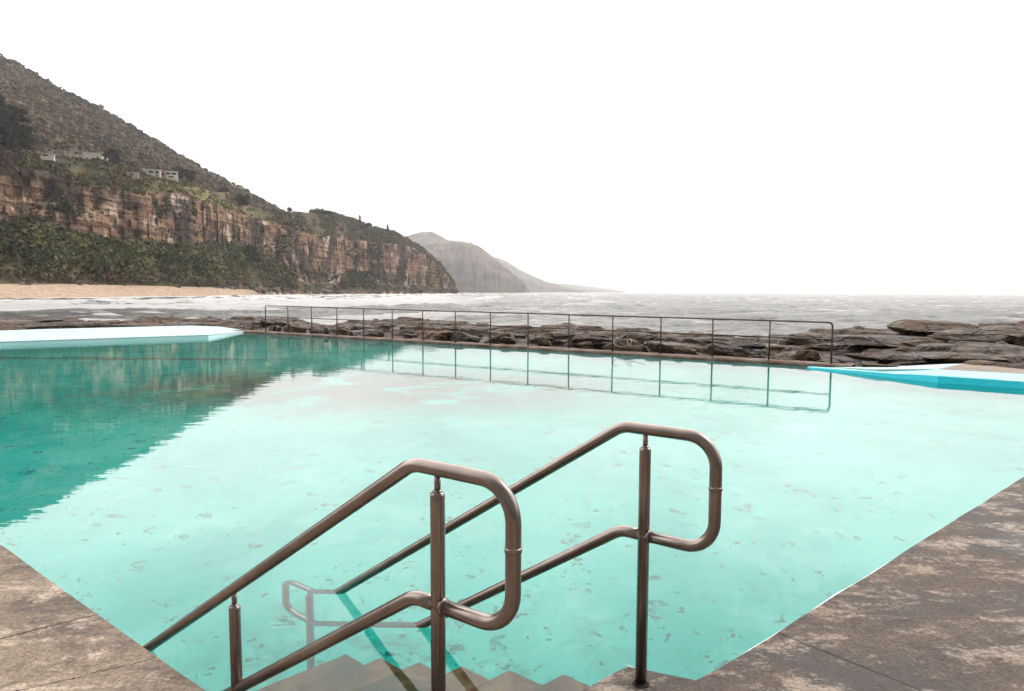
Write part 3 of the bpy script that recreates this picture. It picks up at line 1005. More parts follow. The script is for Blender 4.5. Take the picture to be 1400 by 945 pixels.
posts_px = [364, 393.4, 424.3, 457.6, 493.6, 531.4, 572, 615.7, 662.5, 713, 769, 829, 896, 969, 1050, 1138]
ords = ['first', 'second', 'third', 'fourth', 'fifth', 'sixth', 'seventh', 'eighth', 'ninth', 'tenth', 'eleventh', 'twelfth', 'thirteenth', 'fourteenth', 'fifteenth']
mats = [(M_ROCKD, 'dark brown'), (M_ROCKG, 'grey brown'), (M_REEF, 'wet brown'), (M_ROCKT, 'tan brown')]
sd_ = 100
GR = 'reef rocks behind the pool railing'
for k in range(15):
    xa, xb = posts_px[k], posts_px[k + 1]
    wpx = xb - xa
    # a long slab, a squat boulder against the kerb, a block farther out, and a small one
    for j, (fx, dist, ysh, wm_, hm, shape) in enumerate((
            (0.45, 1.6, 0, 0.62, 0.34, 'flat slab just behind the kerb'),
            (0.85, 4.2, 2, 0.50, 0.42, 'angular block in mid reef'),
            (0.25, 8.0, 1, 0.62, 0.34, 'low ledge at the foam edge'),
            (0.62, 0.85, 6, 0.22, 0.20, 'small broken boulder touching the kerb'))):
        px = xa + wpx * fx + random.uniform(-0.1, 0.1) * wpx
        Yk = float(reef_front([px])[0])
        Y = Yk + dist * (0.8 + 0.4 * random.random())
        top = float(interp(px, REEF_X, REEF_T)) + ysh + random.uniform(-0.6, 1.0)
        half = wpx / F * Y * wm_ * random.uniform(0.85, 1.25)
        if half > 1.5: half = 1.5 + (half - 1.5) * 0.3
        sz = half * hm * random.uniform(0.85, 1.2) + 0.12
        X = (px - CX) / F * Y
        ztop = H + ray(px, top)[2] * Y
        if j == 0: ztop = min(ztop - 0.12, 0.26 + 0.10 * random.random())
        if j == 3: ztop = 0.20 + 0.08 * random.random()
        mt, mn = mats[(k * 3 + j * 2 + (k // 4)) % 4]
        if k in (14,) and j in (0, 1): mt, mn = mats[3]
        if k in (12, 13) and j == 1: mt, mn = mats[0]
        sd_ += 1
        rock(X, Y, ztop - sz * 0.85, half, half * random.uniform(0.45, 0.7), sz, random.uniform(-0.4, 0.4) + math.atan2(kdir.y, kdir.x), sd_, mt,
             f'{mn} {shape}, in the {ords[k]} railing bay from the left', GR, random.uniform(-0.12, 0.12), 0.8, 12)

# rocks right of the railing, where the shelf stands higher
def rk(px, py, Y, wpx, hpx, deep, mt, label, seed, tilt=0.0, rz=0.0, lay=0.7, facets=12):
    c = D(px, py, Y)
    rock(c.x, Y, c.z, wpx / 2 / F * Y * 1.08, deep, hpx / 2 / F * Y * 1.12, rz, seed, mt, label, 'high reef rocks right of the railing', tilt, lay, facets, sub=5)


rk(1274, 445, 22.5, 118, 15, 1.4, M_ROCKG, 'topmost flat overhanging slab of the rocks right of the railing', 301, 0.03)
rk(1262, 455, 22.6, 92, 16, 1.1, M_ROCKD, 'dark undercut block directly beneath the topmost overhanging slab', 302)
rk(1345, 459, 21, 150, 22, 1.5, M_ROCKG, 'broad grey slab reaching the right picture edge below the sea', 303)
rk(1392, 452, 23, 90, 12, 1.2, M_ROCKG, 'long low shelf of rock against the sea at the right edge', 304)
rk(1210, 464, 20, 130, 12, 1.3, M_ROCKG, 'pale grey sloping shelf left of the overhanging slab', 305, 0.03)
rk(1165, 481, 21.5, 150, 32, 1.6, M_ROCKT, 'large orange tan smooth boulder behind the railing end post', 306, 0.05, -0.2, 0.4)
rk(1085, 484, 21.5, 80, 28, 1.5, M_ROCKT, 'tan boulder with dark hollow beside the last railing bay', 307, 0.0, -0.3, 0.4)
rk(1268, 478, 20.5, 180, 20, 1.2, M_ROCKG, 'wide middle shelf rock behind the cyan ledge tip', 308)
rk(1350, 473, 20.8, 120, 20, 1.2, M_ROCKT, 'brown wedge block above the cyan ledge', 309, 0.06)
rk(1385, 483, 18.5, 80, 18, 1.0, M_ROCKD, 'dark cracked boulder at the right edge above the tan paving', 310)
rk(1300, 489, 16.6, 190, 12, 0.8, M_ROCKG, 'long low front rock touching the tan paving', 311)
rk(1215, 489, 16.6, 110, 14, 0.7, M_REEF, 'low brown rock sloping down to the cyan ledge tip', 312)
rk(1440, 470, 19, 100, 30, 1.5, M_ROCKG, 'grey block cut by the right picture edge', 313)
rk(1236, 470, 19.5, 70, 12, 0.8, M_ROCKT, 'small tan wedge rock below the undercut block', 314)
rk(1030, 486, 20.5, 50, 20, 0.6, M_ROCKD, 'black boulder at the kerb between the last two bays', 315, 0, 0.4, 0.2, 8)
# flat slab by the surf on the far left
def rl(px, py, Y, wpx, hpx, deep, mt, label, seed, rz=0.0):
    c = D(px, py, Y)
    rock(c.x, Y, c.z, wpx / 2 / F * Y * 1.08, deep, hpx / 2 / F * Y * 1.25, rz, seed, mt, label, 'low rocks behind the white ledge', 0.0, 0.7, 10)


rl(44, 438.5, 40, 78, 6, 1.6, M_ROCKD, 'square-edged dark slab standing in the surf at the far left', 321)
rl(130, 442.5, 38, 90, 5, 1.2, M_REEF, 'low brown rock behind the white ledge, next right of the square slab', 322)
rl(215, 440.5, 36, 60, 5, 1.0, M_REEF, 'brown rock behind the middle of the white ledge', 323)
rl(262, 439, 37, 50, 5, 1.0, M_ROCKG, 'grey rock behind the right part of the white ledge', 324)
rl(318, 439.5, 38, 56, 6, 1.1, M_ROCKD, 'dark rock behind the pointed end of the white ledge', 325)
rl(375, 439, 36, 44, 7, 0.9, M_REEF, 'rounded brown rock behind the left end post of the railing', 326)
rl(20, 443.5, 37, 60, 5, 1.0, M_REEF, 'low wet rock against the white ledge at the far left', 327)

# looped cable lying on the rocks
pc = []
for k in range(70):
    t_ = k / 69; a = t_ * math.pi * 4.2
    px = 838 + 40 * t_ + 7 * math.cos(a); 
    Yc = float(reef_front([px])[0]) + 0.18
    pc.append(Vector(((px - CX) / F * Yc, Yc + 0.25 * math.sin(a), 0.30 + 0.14 * math.sin(a * 1.0 + 0.5) * (1 - 0.6 * t_))))
o = obj('cable', tube(pc, 0.008, 8), mat_paint('pale_cable_sheath', (0.4, 0.38, 0.35), (0.3, 0.28, 0.26)), None, True)
tag(o, 'pale looped cable lying on rocks behind the twelfth railing bay', 'cable')

# ------------------------------------------------------------------ cliff and hill
CLX = [-420, -200, 0, 50, 100, 150, 200, 260, 300, 350, 380, 400, 420, 460, 475, 505, 520, 560, 600, 626]
CLY = [290, 300, 304, 308, 320, 332, 336, 344, 338, 342, 356, 376, 386, 386, 372, 371, 386, 389, 392, 397.5]     # foot of the bare cliff
CTX = [-420, -200, 0, 50, 100, 130, 160, 200, 250, 300, 330, 350, 400, 440, 480, 520, 560, 580, 600, 612, 620, 626]
CTY = [200, 215, 226, 230, 244, 256, 260, 268, 268, 284, 292, 302, 314, 326, 330, 332, 337, 347, 364, 379, 392, 397]  # top of the bare cliff
PTX = [-420, -200, 0, 50, 100, 150, 200, 250, 300, 350, 390, 410, 430, 450, 470, 490, 510, 540, 560, 575, 590, 605, 615, 622, 626]
PTY = [180, 195, 207, 212, 217, 223, 236, 247, 264, 283, 293, 292, 291, 292, 296, 304, 312, 319, 330, 340, 352, 367, 382, 393, 396.5]
HCX = [-420, -200, 0, 50, 100, 150, 200, 250, 300, 350, 388, 400, 420, 626]
HCY = [-60, 0, 71, 95, 127, 152, 184, 214, 243, 270, 291, 298, 310, 400]
HCZ = [620, 640, 690, 720, 750, 770, 790, 810, 830, 850, 860, 862, 866, 1150]


def build_land():
    px = np.concatenate([np.linspace(-420, -20, 150), np.linspace(-18, 626, 860)])
    a = ray(px, 400)[:, 0]
    e = lambda y: ray(px, y)[:, 2]
    Zb = interp(px, TX, BASEZ); zb = H + e(interp(px, TX, BASEY)) * Zb
    def up(e1, Z0, z0, sl):
        Z = (Z0 + (H - z0) / sl) / (1 - e1 / sl); return Z, H + e1 * Z
    e1 = e(interp(px, CLX, CLY) + 2.0 * fbm(px / 22, 1.1, 0, 3, 3)); e1 = np.maximum(e1, e(interp(px, TX, BASEY)) + 0.001)
    Z1, z1 = up(e1, Zb, zb, 0.62)
    e2 = np.maximum(e(interp(px, CTX, CTY) + 2.5 * fbm(px / 13, 2.1, 0, 3, 5)), e1 + 0.001); Z2, z2 = up(e2, Z1, z1, 7.0)
    e3 = np.maximum(e(interp(px, PTX, PTY)), e2 + 0.001); Z3, z3 = up(e3, Z2, z2, 0.50)
    Z4 = Z3 + interp(px, [-420, 350, 500, 626], [45, 40, 25, 10]); z4 = z3 + 1.5
    Z5 = interp(px, HCX, HCZ); ec = e(interp(px, HCX, HCY) + 0.9 * fbm(px / 5, 0.2, 0, 3, 8))
    z5 = H + ec * Z5
    low = z5 < z4 - 2
    Z5 = np.where(low, Z4 + 60, np.maximum(Z5, Z4 + 40)); z5 = np.where(low, z4 - 6, H + ec * Z5)
    Z6 = Z5 + 260; z6 = z5 - 120
    # a beach in front of the left part
    sh = np.clip(interp(px, [-420, 0, 200, 350, 400, 626], [36, 32, 30, 22, 5, 4]), 3, 99)
    Zs = Zb - sh; zs = np.full_like(px, SEA - 0.5)
    segs = [(Zs, zs, Zb, zb, 26), (Zb, zb, Z1, z1, 40), (Z1, z1, Z2, z2, 90), (Z2, z2, Z3, z3, 36), (Z3, z3, Z4, z4, 8), (Z4, z4, Z5, z5, 60), (Z5, z5, Z6, z6, 14)]
    YY = []; ZZ = []; SG = []; TT = []
    for i, (A, za, B, zb_, n) in enumerate(segs):
        tt = np.linspace(0, 1, n, endpoint=(i == len(segs) - 1))
        for t in tt:
            tz = t
            if i == 0: tz = t ** 0.8
            if i == 1: tz = t ** 1.1
            YY.append(A + (B - A) * t); ZZ.append(za + (zb_ - za) * tz); SG.append(np.full_like(px, i)); TT.append(np.full_like(px, t))
    Y = np.array(YY); Z = np.array(ZZ); SG = np.array(SG); TT = np.array(TT)
    X = a[None, :] * Y
    # arc length along the coast
    s = np.concatenate([[0], np.cumsum(np.hypot(np.diff(a * Z1), np.diff(Z1)))])
    S = np.repeat(s[None, :], len(Y), 0)
    cl = ((SG == 2) | ((SG == 3) & (TT < 0.15)) | ((SG == 1) & (TT > 0.92))).astype(float)
    # cliff relief: buttresses, joints and bedding, pushed towards or away from the sea
    butt = fbm(S / 26, Z / 90, 0, 3, 12); rib = np.abs(fbm(S / 9, Z / 60, 0, 3, 14))
    bed = vnoise(np.floor(Z / 2.6 + 0.6 * fbm(S / 40, 0, 0, 2, 2)), S / 60, 0, 17); blk = vnoise(np.floor(S / 5.0), np.floor(Z / 5), 0, 18)
    small = fbm(S / 3, Z / 2, 0, 3, 19)
    bed2 = vnoise(np.floor(Z / 7.5 + 0.9 * fbm(S / 60, 0, 0, 2, 3)), S / 120, 0, 57)
    dsp = cl * (7.5 * butt - 5.0 * rib + 1.6 * bed + 3.0 * bed2 + 2.0 * blk + 1.1 * small + 1.0)
    clf = np.where(SG == 2, np.minimum(1, np.minimum(TT, 1 - TT) * 10 + 0.35), 0.35)
    dsp = dsp * clf
    land = ((SG == 1) | (SG == 3) | (SG == 4)).astype(float)
    Z = Z + land * (1.3 * fbm(X / 14, Y / 14, 0, 4, 25)) * np.minimum(1, TT * 5)
    hill = (SG == 5).astype(float)
    Z = Z + hill * np.sin(np.pi * np.clip(TT, 0, 1)) * (5.5 * fbm(X / 60, Y / 80, 0, 4, 26) - 6 * np.abs(fbm(X / 70, Y / 160, 0, 3, 28)) + 1.5)
    nx = -a / np.hypot(a, 1); ny = -1 / np.hypot(a, 1)
    # push mostly along the line of sight so that the plan shape stays
    X = X + nx[None, :] * dsp; Y = Y + ny[None, :] * dsp
    V = np.stack([X, Y, Z], -1).reshape(-1, 3)
    sandm = ((SG == 0)).astype(float)
    uv = np.stack([S / 10, Z / 10], -1).reshape(-1, 2)

    m = M('coastal_cliff_and_scrub_slope'); pos = m.geo().outputs['Position']; uvc = m.co('UV')
    a_cl = m.attr('cliff', True); a_sand = m.attr('sand', True); a_hill = m.attr('hill', True)
    big = m.noise(m.map(uvc, (0.32, 0.22, 1)), 1.0, 5, 0.6)
    vs_ = m.noise(m.map(uvc, (2.0, 0.35, 1)), 1.0, 8, 0.75, 0.5)
    hb = m.noise(m.map(uvc, (0.12, 4.2, 1)), 1.0, 5, 0.7, 0.3)
    fine = m.noise(m.map(uvc, (5, 7, 1)), 1.0, 6, 0.75)
    c = m.mix(m.mr(big, 0.42, 0.56), (0.060, 0.042, 0.034), (0.30, 0.18, 0.115))
    c = m.mix(m.math('MULTIPLY', m.mr(m.noise(m.map(uvc, (0.6, 0.4, 1), (7, 3, 0)), 1.0, 5, 0.65, 0.5), 0.54, 0.62), 0.9), c, (0.56, 0.43, 0.34))
    c = m.mix(m.math('MULTIPLY', m.mr(vs_, 0.53, 0.66), 0.6), c, (0.045, 0.033, 0.028))
    c = m.mix(m.math('MULTIPLY', m.mr(hb, 0.50, 0.60), 0.7), c, (0.06, 0.04, 0.032))
    c = m.mix(1.0, c, m.ramp(fine, [(0.28, 0.5), (0.72, 1.5)]), 'MULTIPLY')
    # tufts on the face
    c = m.mix(m.math('MULTIPLY', m.mr(m.noise(m.map(uvc, (1.2, 1.0, 1), (2, 9, 0)), 1.0, 7, 0.7), 0.60, 0.68), 0.85), c, (0.05, 0.058, 0.022))
    gn = m.noise(pos, 0.09, 7, 0.72); g2 = m.noise(pos, 0.5, 5, 0.7)
    grass = m.mix(m.mr(gn, 0.40, 0.62), (0.050, 0.048, 0.024), (0.11, 0.088, 0.042))
    grass = m.mix(m.mr(g2, 0.55, 0.7), grass, (0.055, 0.045, 0.03))
    grass = m.mix(m.math('MULTIPLY', m.attr('gold', True), m.mr(g2, 0.35, 0.6)), grass, (0.30, 0.235, 0.095))
    hillc = m.mix(m.mr(gn, 0.42, 0.6), (0.065, 0.050, 0.032), (0.11, 0.086, 0.056))
    veg = m.mix(a_hill, grass, hillc)
    x = m.mix(a_cl, veg, c)
    sand = m.mix(m.mr(m.noise(m.map(pos, (1, 1, 6)), 0.25, 6, 0.65), 0.4, 0.62), (0.56, 0.42, 0.31), (0.42, 0.30, 0.22))
    x = m.mix(a_sand, x, sand)
    nm = m.bump(m.math('ADD', m.math('ADD', fine, vs_), hb), 0.6, 1.0)
    m.bsdf(x, 0.95, 0, nm, 0.15)
    clm = np.clip(cl, 0, 1)
    beach_end = np.repeat(interp(px, [330, 380], [1, 0])[None, :], len(Y), 0)
    o = mesh_np('cliff_terrain', V, grid_faces(*X.shape)[:, ::-1], m.m, smooth=False, uv=uv,
                attrs={'cliff': ('POINT', np.maximum(clm, sandm * (1 - beach_end)).ravel()), 'sand': ('POINT', (sandm * beach_end).ravel()), 'gold': ('POINT', (np.isin(SG, [3]) * np.exp(-((px - 275) / 75.0) ** 2)[None, :]).ravel()), 'hill': ('POINT', (hill + (SG == 6)).clip(0, 1).ravel())})
    tag(o, kind='structure')
    return px, X, Y, Z, SG, TT


LPX, LX, LY, LZm, LSG, LTT = build_land()


def land_point(px, ypix, segs=None):
    """where the sight line through a photo pixel meets the land (visible surface)"""
    j = int(np.argmin(np.abs(LPX - px)))
    col_e = (LZm[:, j] - H) / LY[:, j]
    e = float(ray(px, ypix)[2])
    rows = range(len(col_e) - 1)
    for i in rows:
        if segs and LSG[i, j] not in segs: continue
        lo, hi = sorted((col_e[i], col_e[i + 1]))
        if lo <= e <= hi and hi > lo:
            t = (e - col_e[i]) / (col_e[i + 1] - col_e[i])
            return Vector((LX[i, j] + t * (LX[i + 1, j] - LX[i, j]), LY[i, j] + t * (LY[i + 1, j] - LY[i, j]), LZm[i, j] + t * (LZm[i + 1, j] - LZm[i, j])))
    i = int(np.argmin(np.abs(col_e - e)))
    return Vector((LX[i, j], LY[i, j], LZm[i, j]))


# ------------------------------------------------------------------ foliage
def mat_leaf(name):
    m = M(name)
    c = m.attr('tint')
    m.bsdf(c, 0.8, 0, None, 0.2)
    return m.m


M_LEAF = mat_leaf('leaf_tints')
M_BARK = mat_rock('grey_bark', (0.06, 0.045, 0.035), (0.12, 0.09, 0.07), (0.16, 0.13, 0.11), 2.0)


def leaf_cards(cen, rad, n_per, leaf, tints, rs, flat=0.7, dome=True):
    """quads spread on and inside ellipsoid clumps; cen (n,3), rad (n,), tints (n,3)"""
    n = len(cen); k = n_per
    d = rs.normal(size=(n, k, 3)); d /= np.linalg.norm(d, axis=2)[..., None]
    if dome: d[..., 2] = np.abs(d[..., 2]) * 1.1 - 0.25
    r = rad[:, None] * (0.55 + 0.5 * rs.rand(n, k))
    p = cen[:, None, :] + d * r[..., None] * np.array([1, 1, flat])
    nn = d + rs.normal(size=(n, k, 3)) * 0.55; nn /= np.linalg.norm(nn, axis=2)[..., None]
    up = rs.normal(size=(n, k, 3))
    u = np.cross(nn, up); u /= np.linalg.norm(u, axis=2)[..., None]
    v = np.cross(nn, u)
    s = leaf * (0.6 + 0.8 * rs.rand(n, k)) * (rad / rad.mean())[:, None] ** 0.5
    u = u * s[..., None]; v = v * (s * 0.75)[..., None]
    q = np.stack([p - u - v * 0.4, p + u * 0.2 - v, p + u + v * 0.3, p - u * 0.1 + v], 2)
    V = q.reshape(-1, 3)
    Fq = np.arange(len(V)).reshape(-1, 4)
    col = np.repeat(tints[:, None, :], k, 1) * (0.75 + 0.5 * rs.rand(n, k, 1))
    return V, Fq, col.reshape(-1, 3)


def scatter(segs, n, rs, trange=(0, 1), pxr=(-420, 626), weight=None):
    """random land points in the given sections, uniform in picture area"""
    ok = np.isin(LSG, segs) & (LTT >= trange[0]) & (LTT <= trange[1])
    ok[:, :] &= (LPX >= pxr[0])[None, :] & (LPX <= pxr[1])[None, :]
    ok[-1, :] = False; ok[:, -1] = False
    A = np.zeros(LX.shape)
    A[:-1, :-1] = np.abs(LX[:-1, 1:] - LX[:-1, :-1]) * (np.hypot(LY[1:, :-1] - LY[:-1, :-1], LZm[1:, :-1] - LZm[:-1, :-1]))
    w = np.where(ok, A / LY ** 1.0, 0)
    if weight is not None: w = w * weight
    w = w.ravel() / w.sum()
    idx = rs.choice(len(w), n, p=w)
    i, j = np.unravel_index(idx, LX.shape)
    a = rs.rand(n); b = rs.rand(n)
    def bl(Q): return Q[i, j] * (1 - a) * (1 - b) + Q[i + 1, j] * a * (1 - b) + Q[i, j + 1] * (1 - a) * b + Q[i + 1, j + 1] * a * b
    return np.stack([bl(LX), bl(LY), bl(LZm)], -1), LPX[j], LTT[i, j]


def palette(n, cols, w, rs):
    cols = np.array(cols); k = rs.choice(len(cols), n, p=np.array(w) / sum(w))
    return cols[k] * (0.8 + 0.4 * rs.rand(n, 1))


def veg(name, pts, rad, npq, leaf, tints, seed, flat=0.75):
    V, Fq, col = leaf_cards(pts, rad, npq, leaf, tints, np.random.RandomState(seed), flat)
    o = mesh_np(name, V, Fq, M_LEAF, attrs={'tint': ('FACE', col)})
    return o


rs = np.random.RandomState(5)
# dense green scrub on the slope below the cliff
pts, pp, tt = scatter([1], 17000, rs, (0.02, 1.0), (-420, 405))
keep = ~((pp > 330) & (tt > 0.8) & (rs.rand(len(pp)) < 0.5)) & ~((tt < 0.1) & (rs.rand(len(pp)) < 0.45))
pts, pp, tt = pts[keep], pp[keep], tt[keep]
p2, q2, t2 = scatter([1], 5000, rs, (0.05, 1.0), (190, 340)); pts = np.concatenate([pts, p2]); pp = np.concatenate([pp, q2]); tt = np.concatenate([tt, t2])
rad = (1.0 + 3.4 * rs.rand(len(pts)) ** 3) * (pts[:, 1] / 300) ** 0.4
pts[:, 2] += rad * 0.45; pts[:, 1] -= rad * 0.4
cl_ = vnoise(pts[:, 0] / 16, pts[:, 1] / 16, pts[:, 2] / 10, 9)
ti = palette(len(pts), [(0.048, 0.056, 0.022), (0.080, 0.086, 0.030), (0.115, 0.110, 0.040), (0.034, 0.038, 0.020), (0.125, 0.098, 0.05)], [4, 4, 2, 3, 1.2], rs)
ti *= ((1 + 0.45 * cl_) * (0.75 + 0.12 * rad))[:, None]
lo_ = tt < 0.14
ti[lo_] = ti[lo_] * 0.4 + np.array([0.13, 0.095, 0.06]) * 0.6
tag(veg('slope_scrub', pts, rad, 20, 0.55, ti, 1), 'dense dark green coastal scrub covering the slope between beach and cliff', 'scrub', kind='stuff')
# little patch of green at the cliff foot farther along, and grassy scree
pts, pp, tt = scatter([1], 260, rs, (0.2, 1.0), (466, 512))
rad = 1.6 + 2.2 * rs.rand(len(pts)); pts[:, 2] += rad * 0.3
ti = palette(len(pts), [(0.045, 0.052, 0.024), (0.07, 0.07, 0.035)], [1, 1], rs)
tag(veg('foot_scrub', pts, rad, 22, 0.9, ti, 2), 'small green scrub patch at the cliff foot halfway to the point', 'scrub', kind='stuff')
# scrub on the cliff top
pts, pp, tt = scatter([3, 4], 9500, rs, (0, 1), (-420, 622))
rad = (0.9 + 2.2 * rs.rand(len(pts)) ** 2.2) * (pts[:, 1] / 300) ** 0.45
g = vnoise(pts[:, 0] / 22, pts[:, 1] / 22, 0, 31)
keep = (g > -0.25) | (rs.rand(len(g)) < 0.35)
pts, pp, tt, rad, g = pts[keep], pp[keep], tt[keep], rad[keep], g[keep]
pts[:, 2] += rad * 0.2
ti = palette(len(pts), [(0.052, 0.055, 0.027), (0.085, 0.080, 0.035), (0.125, 0.110, 0.045), (0.045, 0.040, 0.028), (0.12, 0.085, 0.055)], [4, 3, 2.0, 3, 1], rs)
yl = (pp > 205) & (pp < 330)
ti *= np.array([1.2, 1.12, 0.9])
ti[yl] = ti[yl] * 0.7 + np.array([0.26, 0.21, 0.08]) * 0.35
tag(veg('clifftop_scrub', pts, rad, 24, 0.6, ti, 3), 'brown and olive scrub growing along the top of the cliff', 'scrub', kind='stuff')
# bushes hanging in the cliff face
wgt = np.clip(vnoise(LX / 18, LY / 18, LZm / 14, 55) - 0.05, 0, 1)
pts, pp, tt = scatter([2], 1500, rs, (0.0, 1), (-420, 600), wgt)
rad = (0.6 + 1.2 * rs.rand(len(pts)) ** 2) * (pts[:, 1] / 300) ** 0.4
pts[:, 1] -= rad * 0.5 + 1.5
ti = palette(len(pts), [(0.05, 0.055, 0.024), (0.095, 0.085, 0.04), (0.045, 0.036, 0.028)], [3, 2, 2], rs)
tag(veg('face_scrub', pts, rad, 14, 0.5, ti, 4), 'tufts and creepers clinging to ledges of the sandstone cliff face', 'scrub', kind='stuff')
# low woodland on the hill
pts, pp, tt = scatter([5], 15000, rs, (0, 1), (-420, 392))
rad = (1.6 + 2.6 * rs.rand(len(pts)) ** 2) * (pts[:, 1] / 600) ** 0.3
pts[:, 2] += rad * 0.25
cl_ = fbm(pts[:, 0] / 40, pts[:, 1] / 40, pts[:, 2] / 20, 3, 9)
ti = palette(len(pts), [(0.108, 0.078, 0.042), (0.142, 0.104, 0.056), (0.21, 0.15, 0.086), (0.062, 0.047, 0.029)], [4, 4, 2, 3], rs) * (1 + 0.8 * cl_)[:, None]
tag(veg('hill_forest', pts, rad, 15, 1.15, ti, 5), 'brown green bushland covering the long hill above the cliff', 'forest', kind='stuff')
# ragged crest of the hill: small trees against the sky
pts, pp, tt = scatter([5], 900, rs, (0.93, 1.0), (-420, 390))
rad = 1.5 + 2.6 * rs.rand(len(pts)) ** 1.5
pts[:, 2] += rad * 0.9
ti = palette(len(pts), [(0.055, 0.048, 0.036), (0.08, 0.07, 0.05)], [1, 1], rs)
tag(veg('crest_forest', pts, rad, 22, 0.9, ti, 6, 0.9), 'ragged small trees along the crest of the long hill', 'forest', kind='stuff')


# ------------------------------------------------------------------ trees
def tree(name, base, h, wid, kind, tint, label, group, seed, leaf=0.5, cat='tree', n=40):
    rs = np.random.RandomState(seed)
    root = empty(name, base); tag(root, label, cat, group)
    pts = []; rr = []
    if kind == 'cone':
        for k in range(n):
            t = rs.rand() ** 0.8; a = rs.rand() * 6.28; w_ = wid / 2 * (1 - t) ** 0.8 * (0.55 + 0.45 * rs.rand())
            pts.append((w_ * math.cos(a), w_ * math.sin(a), h * (0.12 + 0.84 * t))); rr.append(wid * 0.16 * (1 - 0.55 * t) + 0.25)
    elif kind == 'column':
        for k in range(n):
            t = rs.rand(); a = rs.rand() * 6.28; w_ = wid / 2 * (0.9 - 0.45 * t) * rs.rand()
            tier = (round(t * 7) + 0.3 * rs.rand()) / 7
            pts.append((w_ * math.cos(a), w_ * math.sin(a), h * (0.1 + 0.86 * tier))); rr.append(wid * 0.2 * (1 - 0.4 * t))
    else:
        for k in range(n):
            d = rs.normal(size=3); d /= np.linalg.norm(d); q = rs.rand() ** 0.4
            pts.append((d[0] * q * wid * 0.42, d[1] * q * wid * 0.42, h * 0.60 + d[2] * q * h * 0.33)); rr.append(wid * (0.09 + 0.09 * rs.rand()))
    pts = np.array(pts); rr = np.array(rr)
    ti = np.array(tint)[None, :] * (0.6 + 0.8 * rs.rand(len(pts), 1))
    V, Fq, col = leaf_cards(pts, rr, 46, leaf, ti, rs, 0.8, kind != 'column')
    mesh_np('crown', V, Fq, M_LEAF, root, attrs={'tint': ('FACE', col)})
    bm = tube([Vector((0, 0, -1.5)), Vector((0.02 * h, 0, h * 0.3)), Vector((0, 0.02 * h, h * 0.62)), Vector((0, 0, h * 0.9))], [h * 0.03, h * 0.022, h * 0.014, h * 0.004], 8)
    for k in range(7):
        j = rs.randint(len(pts)); z0 = h * (0.25 + 0.06 * k)
        b2 = tube([Vector((0, 0, min(z0, pts[j][2] * 0.8))), Vector(pts[j]) * 0.6 + Vector((0, 0, pts[j][2] * 0.3)), Vector(pts[j])], [h * 0.010, h * 0.006, h * 0.002], 5)
        me = bpy.data.meshes.new('t'); b2.to_mesh(me); b2.free(); bm.from_mesh(me); bpy.data.meshes.remove(me)
    obj('trunk', bm, M_BARK, root, True)
    return root


DK = (0.013, 0.014, 0.010); DG = (0.020, 0.026, 0.014)
def T(px, ybase, ytop, wpx, kind, tint, name, label, seed, group=None, leaf=0.5, n=40, push=0.0):
    b = land_point(px, ybase)
    b.y += push; b.x += push * b.x / b.y
    s = b.y / F
    return tree(name, b, (ybase - ytop) * s, wpx * s, kind, tint, label, group, seed, leaf, n=n)


T(8, 222, 128, 60, 'cone', DK, 'pine_tree', 'tallest dark pine at the left picture edge above the cliff', 501, None, 0.6, 150)
T(30, 220, 142, 44, 'round', DK, 'pine_tree', 'dark spreading pine just right of the tallest left-edge pine', 502, None, 0.55, 110)
T(-30, 225, 140, 70, 'round', DK, 'pine_tree', 'dark pine mostly cut off by the left picture edge', 503, None, 0.6, 80)
T(45, 222, 176, 26, 'round', DG, 'bushy_tree', 'lower dark bushy tree left of the long white house', 504, None, 0.5, 50)
T(6, 262, 200, 52, 'round', (0.085, 0.062, 0.05), 'shrubby_tree', 'brown pinkish leafless-looking tree on the cliff edge at the far left', 505, None, 0.4, 60)
T(160, 226, 205, 24, 'round', DK, 'bushy_tree', 'dark rounded tree to the right of the long white house', 506, None, 0.4, 40)
T(168, 228, 213, 14, 'cone', DG, 'bushy_tree', 'small pointed green tree beside the dark rounded tree', 507, None, 0.35, 30)
T(222, 243, 225, 10, 'cone', DK, 'conifer', 'narrow dark conifer in front of the second white house', 508, None, 0.35, 40)
T(250, 250, 228, 22, 'round', DK, 'bushy_tree', 'dark round tree right of the second white house', 509, None, 0.4, 50)
T(265, 254, 232, 20, 'round', DK, 'bushy_tree', 'dark tree with a flat crown at the end of the house terrace', 510, None, 0.4, 50)
T(310, 270, 254, 14, 'round', DG, 'bushy_tree', 'dark shrub-like tree behind the cream garden wall', 511, None, 0.5, 36)
T(334, 290, 264, 22, 'round', DG, 'bushy_tree', 'dark tree on the cliff edge right of the cream garden wall', 512, None, 0.5, 44)
T(345, 363, 336, 34, 'cone', (0.026, 0.036, 0.022), 'pine_tree', 'dark green pine standing on the scrub slope below the cliff', 513, None, 0.6, 60)
T(398, 293, 283, 8, 'round', DG, 'bushy_tree', 'small round tree where the hill meets the cliff top', 514, None, 0.5, 26)
T(440, 296, 288, 34, 'round', DG, 'bushy_tree', 'low wide dark clump on the hump of the headland', 515, None, 0.7, 30)
T(493, 307, 295, 5.0, 'column', DK, 'norfolk_pine', 'tall narrow pine on the headland skyline, left of two', 516, 'narrow pines on the headland skyline', 0.6, 34)
T(531, 320, 308, 4.6, 'column', DK, 'norfolk_pine', 'shorter narrow pine on the headland skyline, nearer the point', 517, 'narrow pines on the headland skyline', 0.6, 34)
T(505, 311, 305, 12, 'round', DG, 'bushy_tree', 'dark low bush between the two narrow skyline pines', 518, None, 0.6, 20)

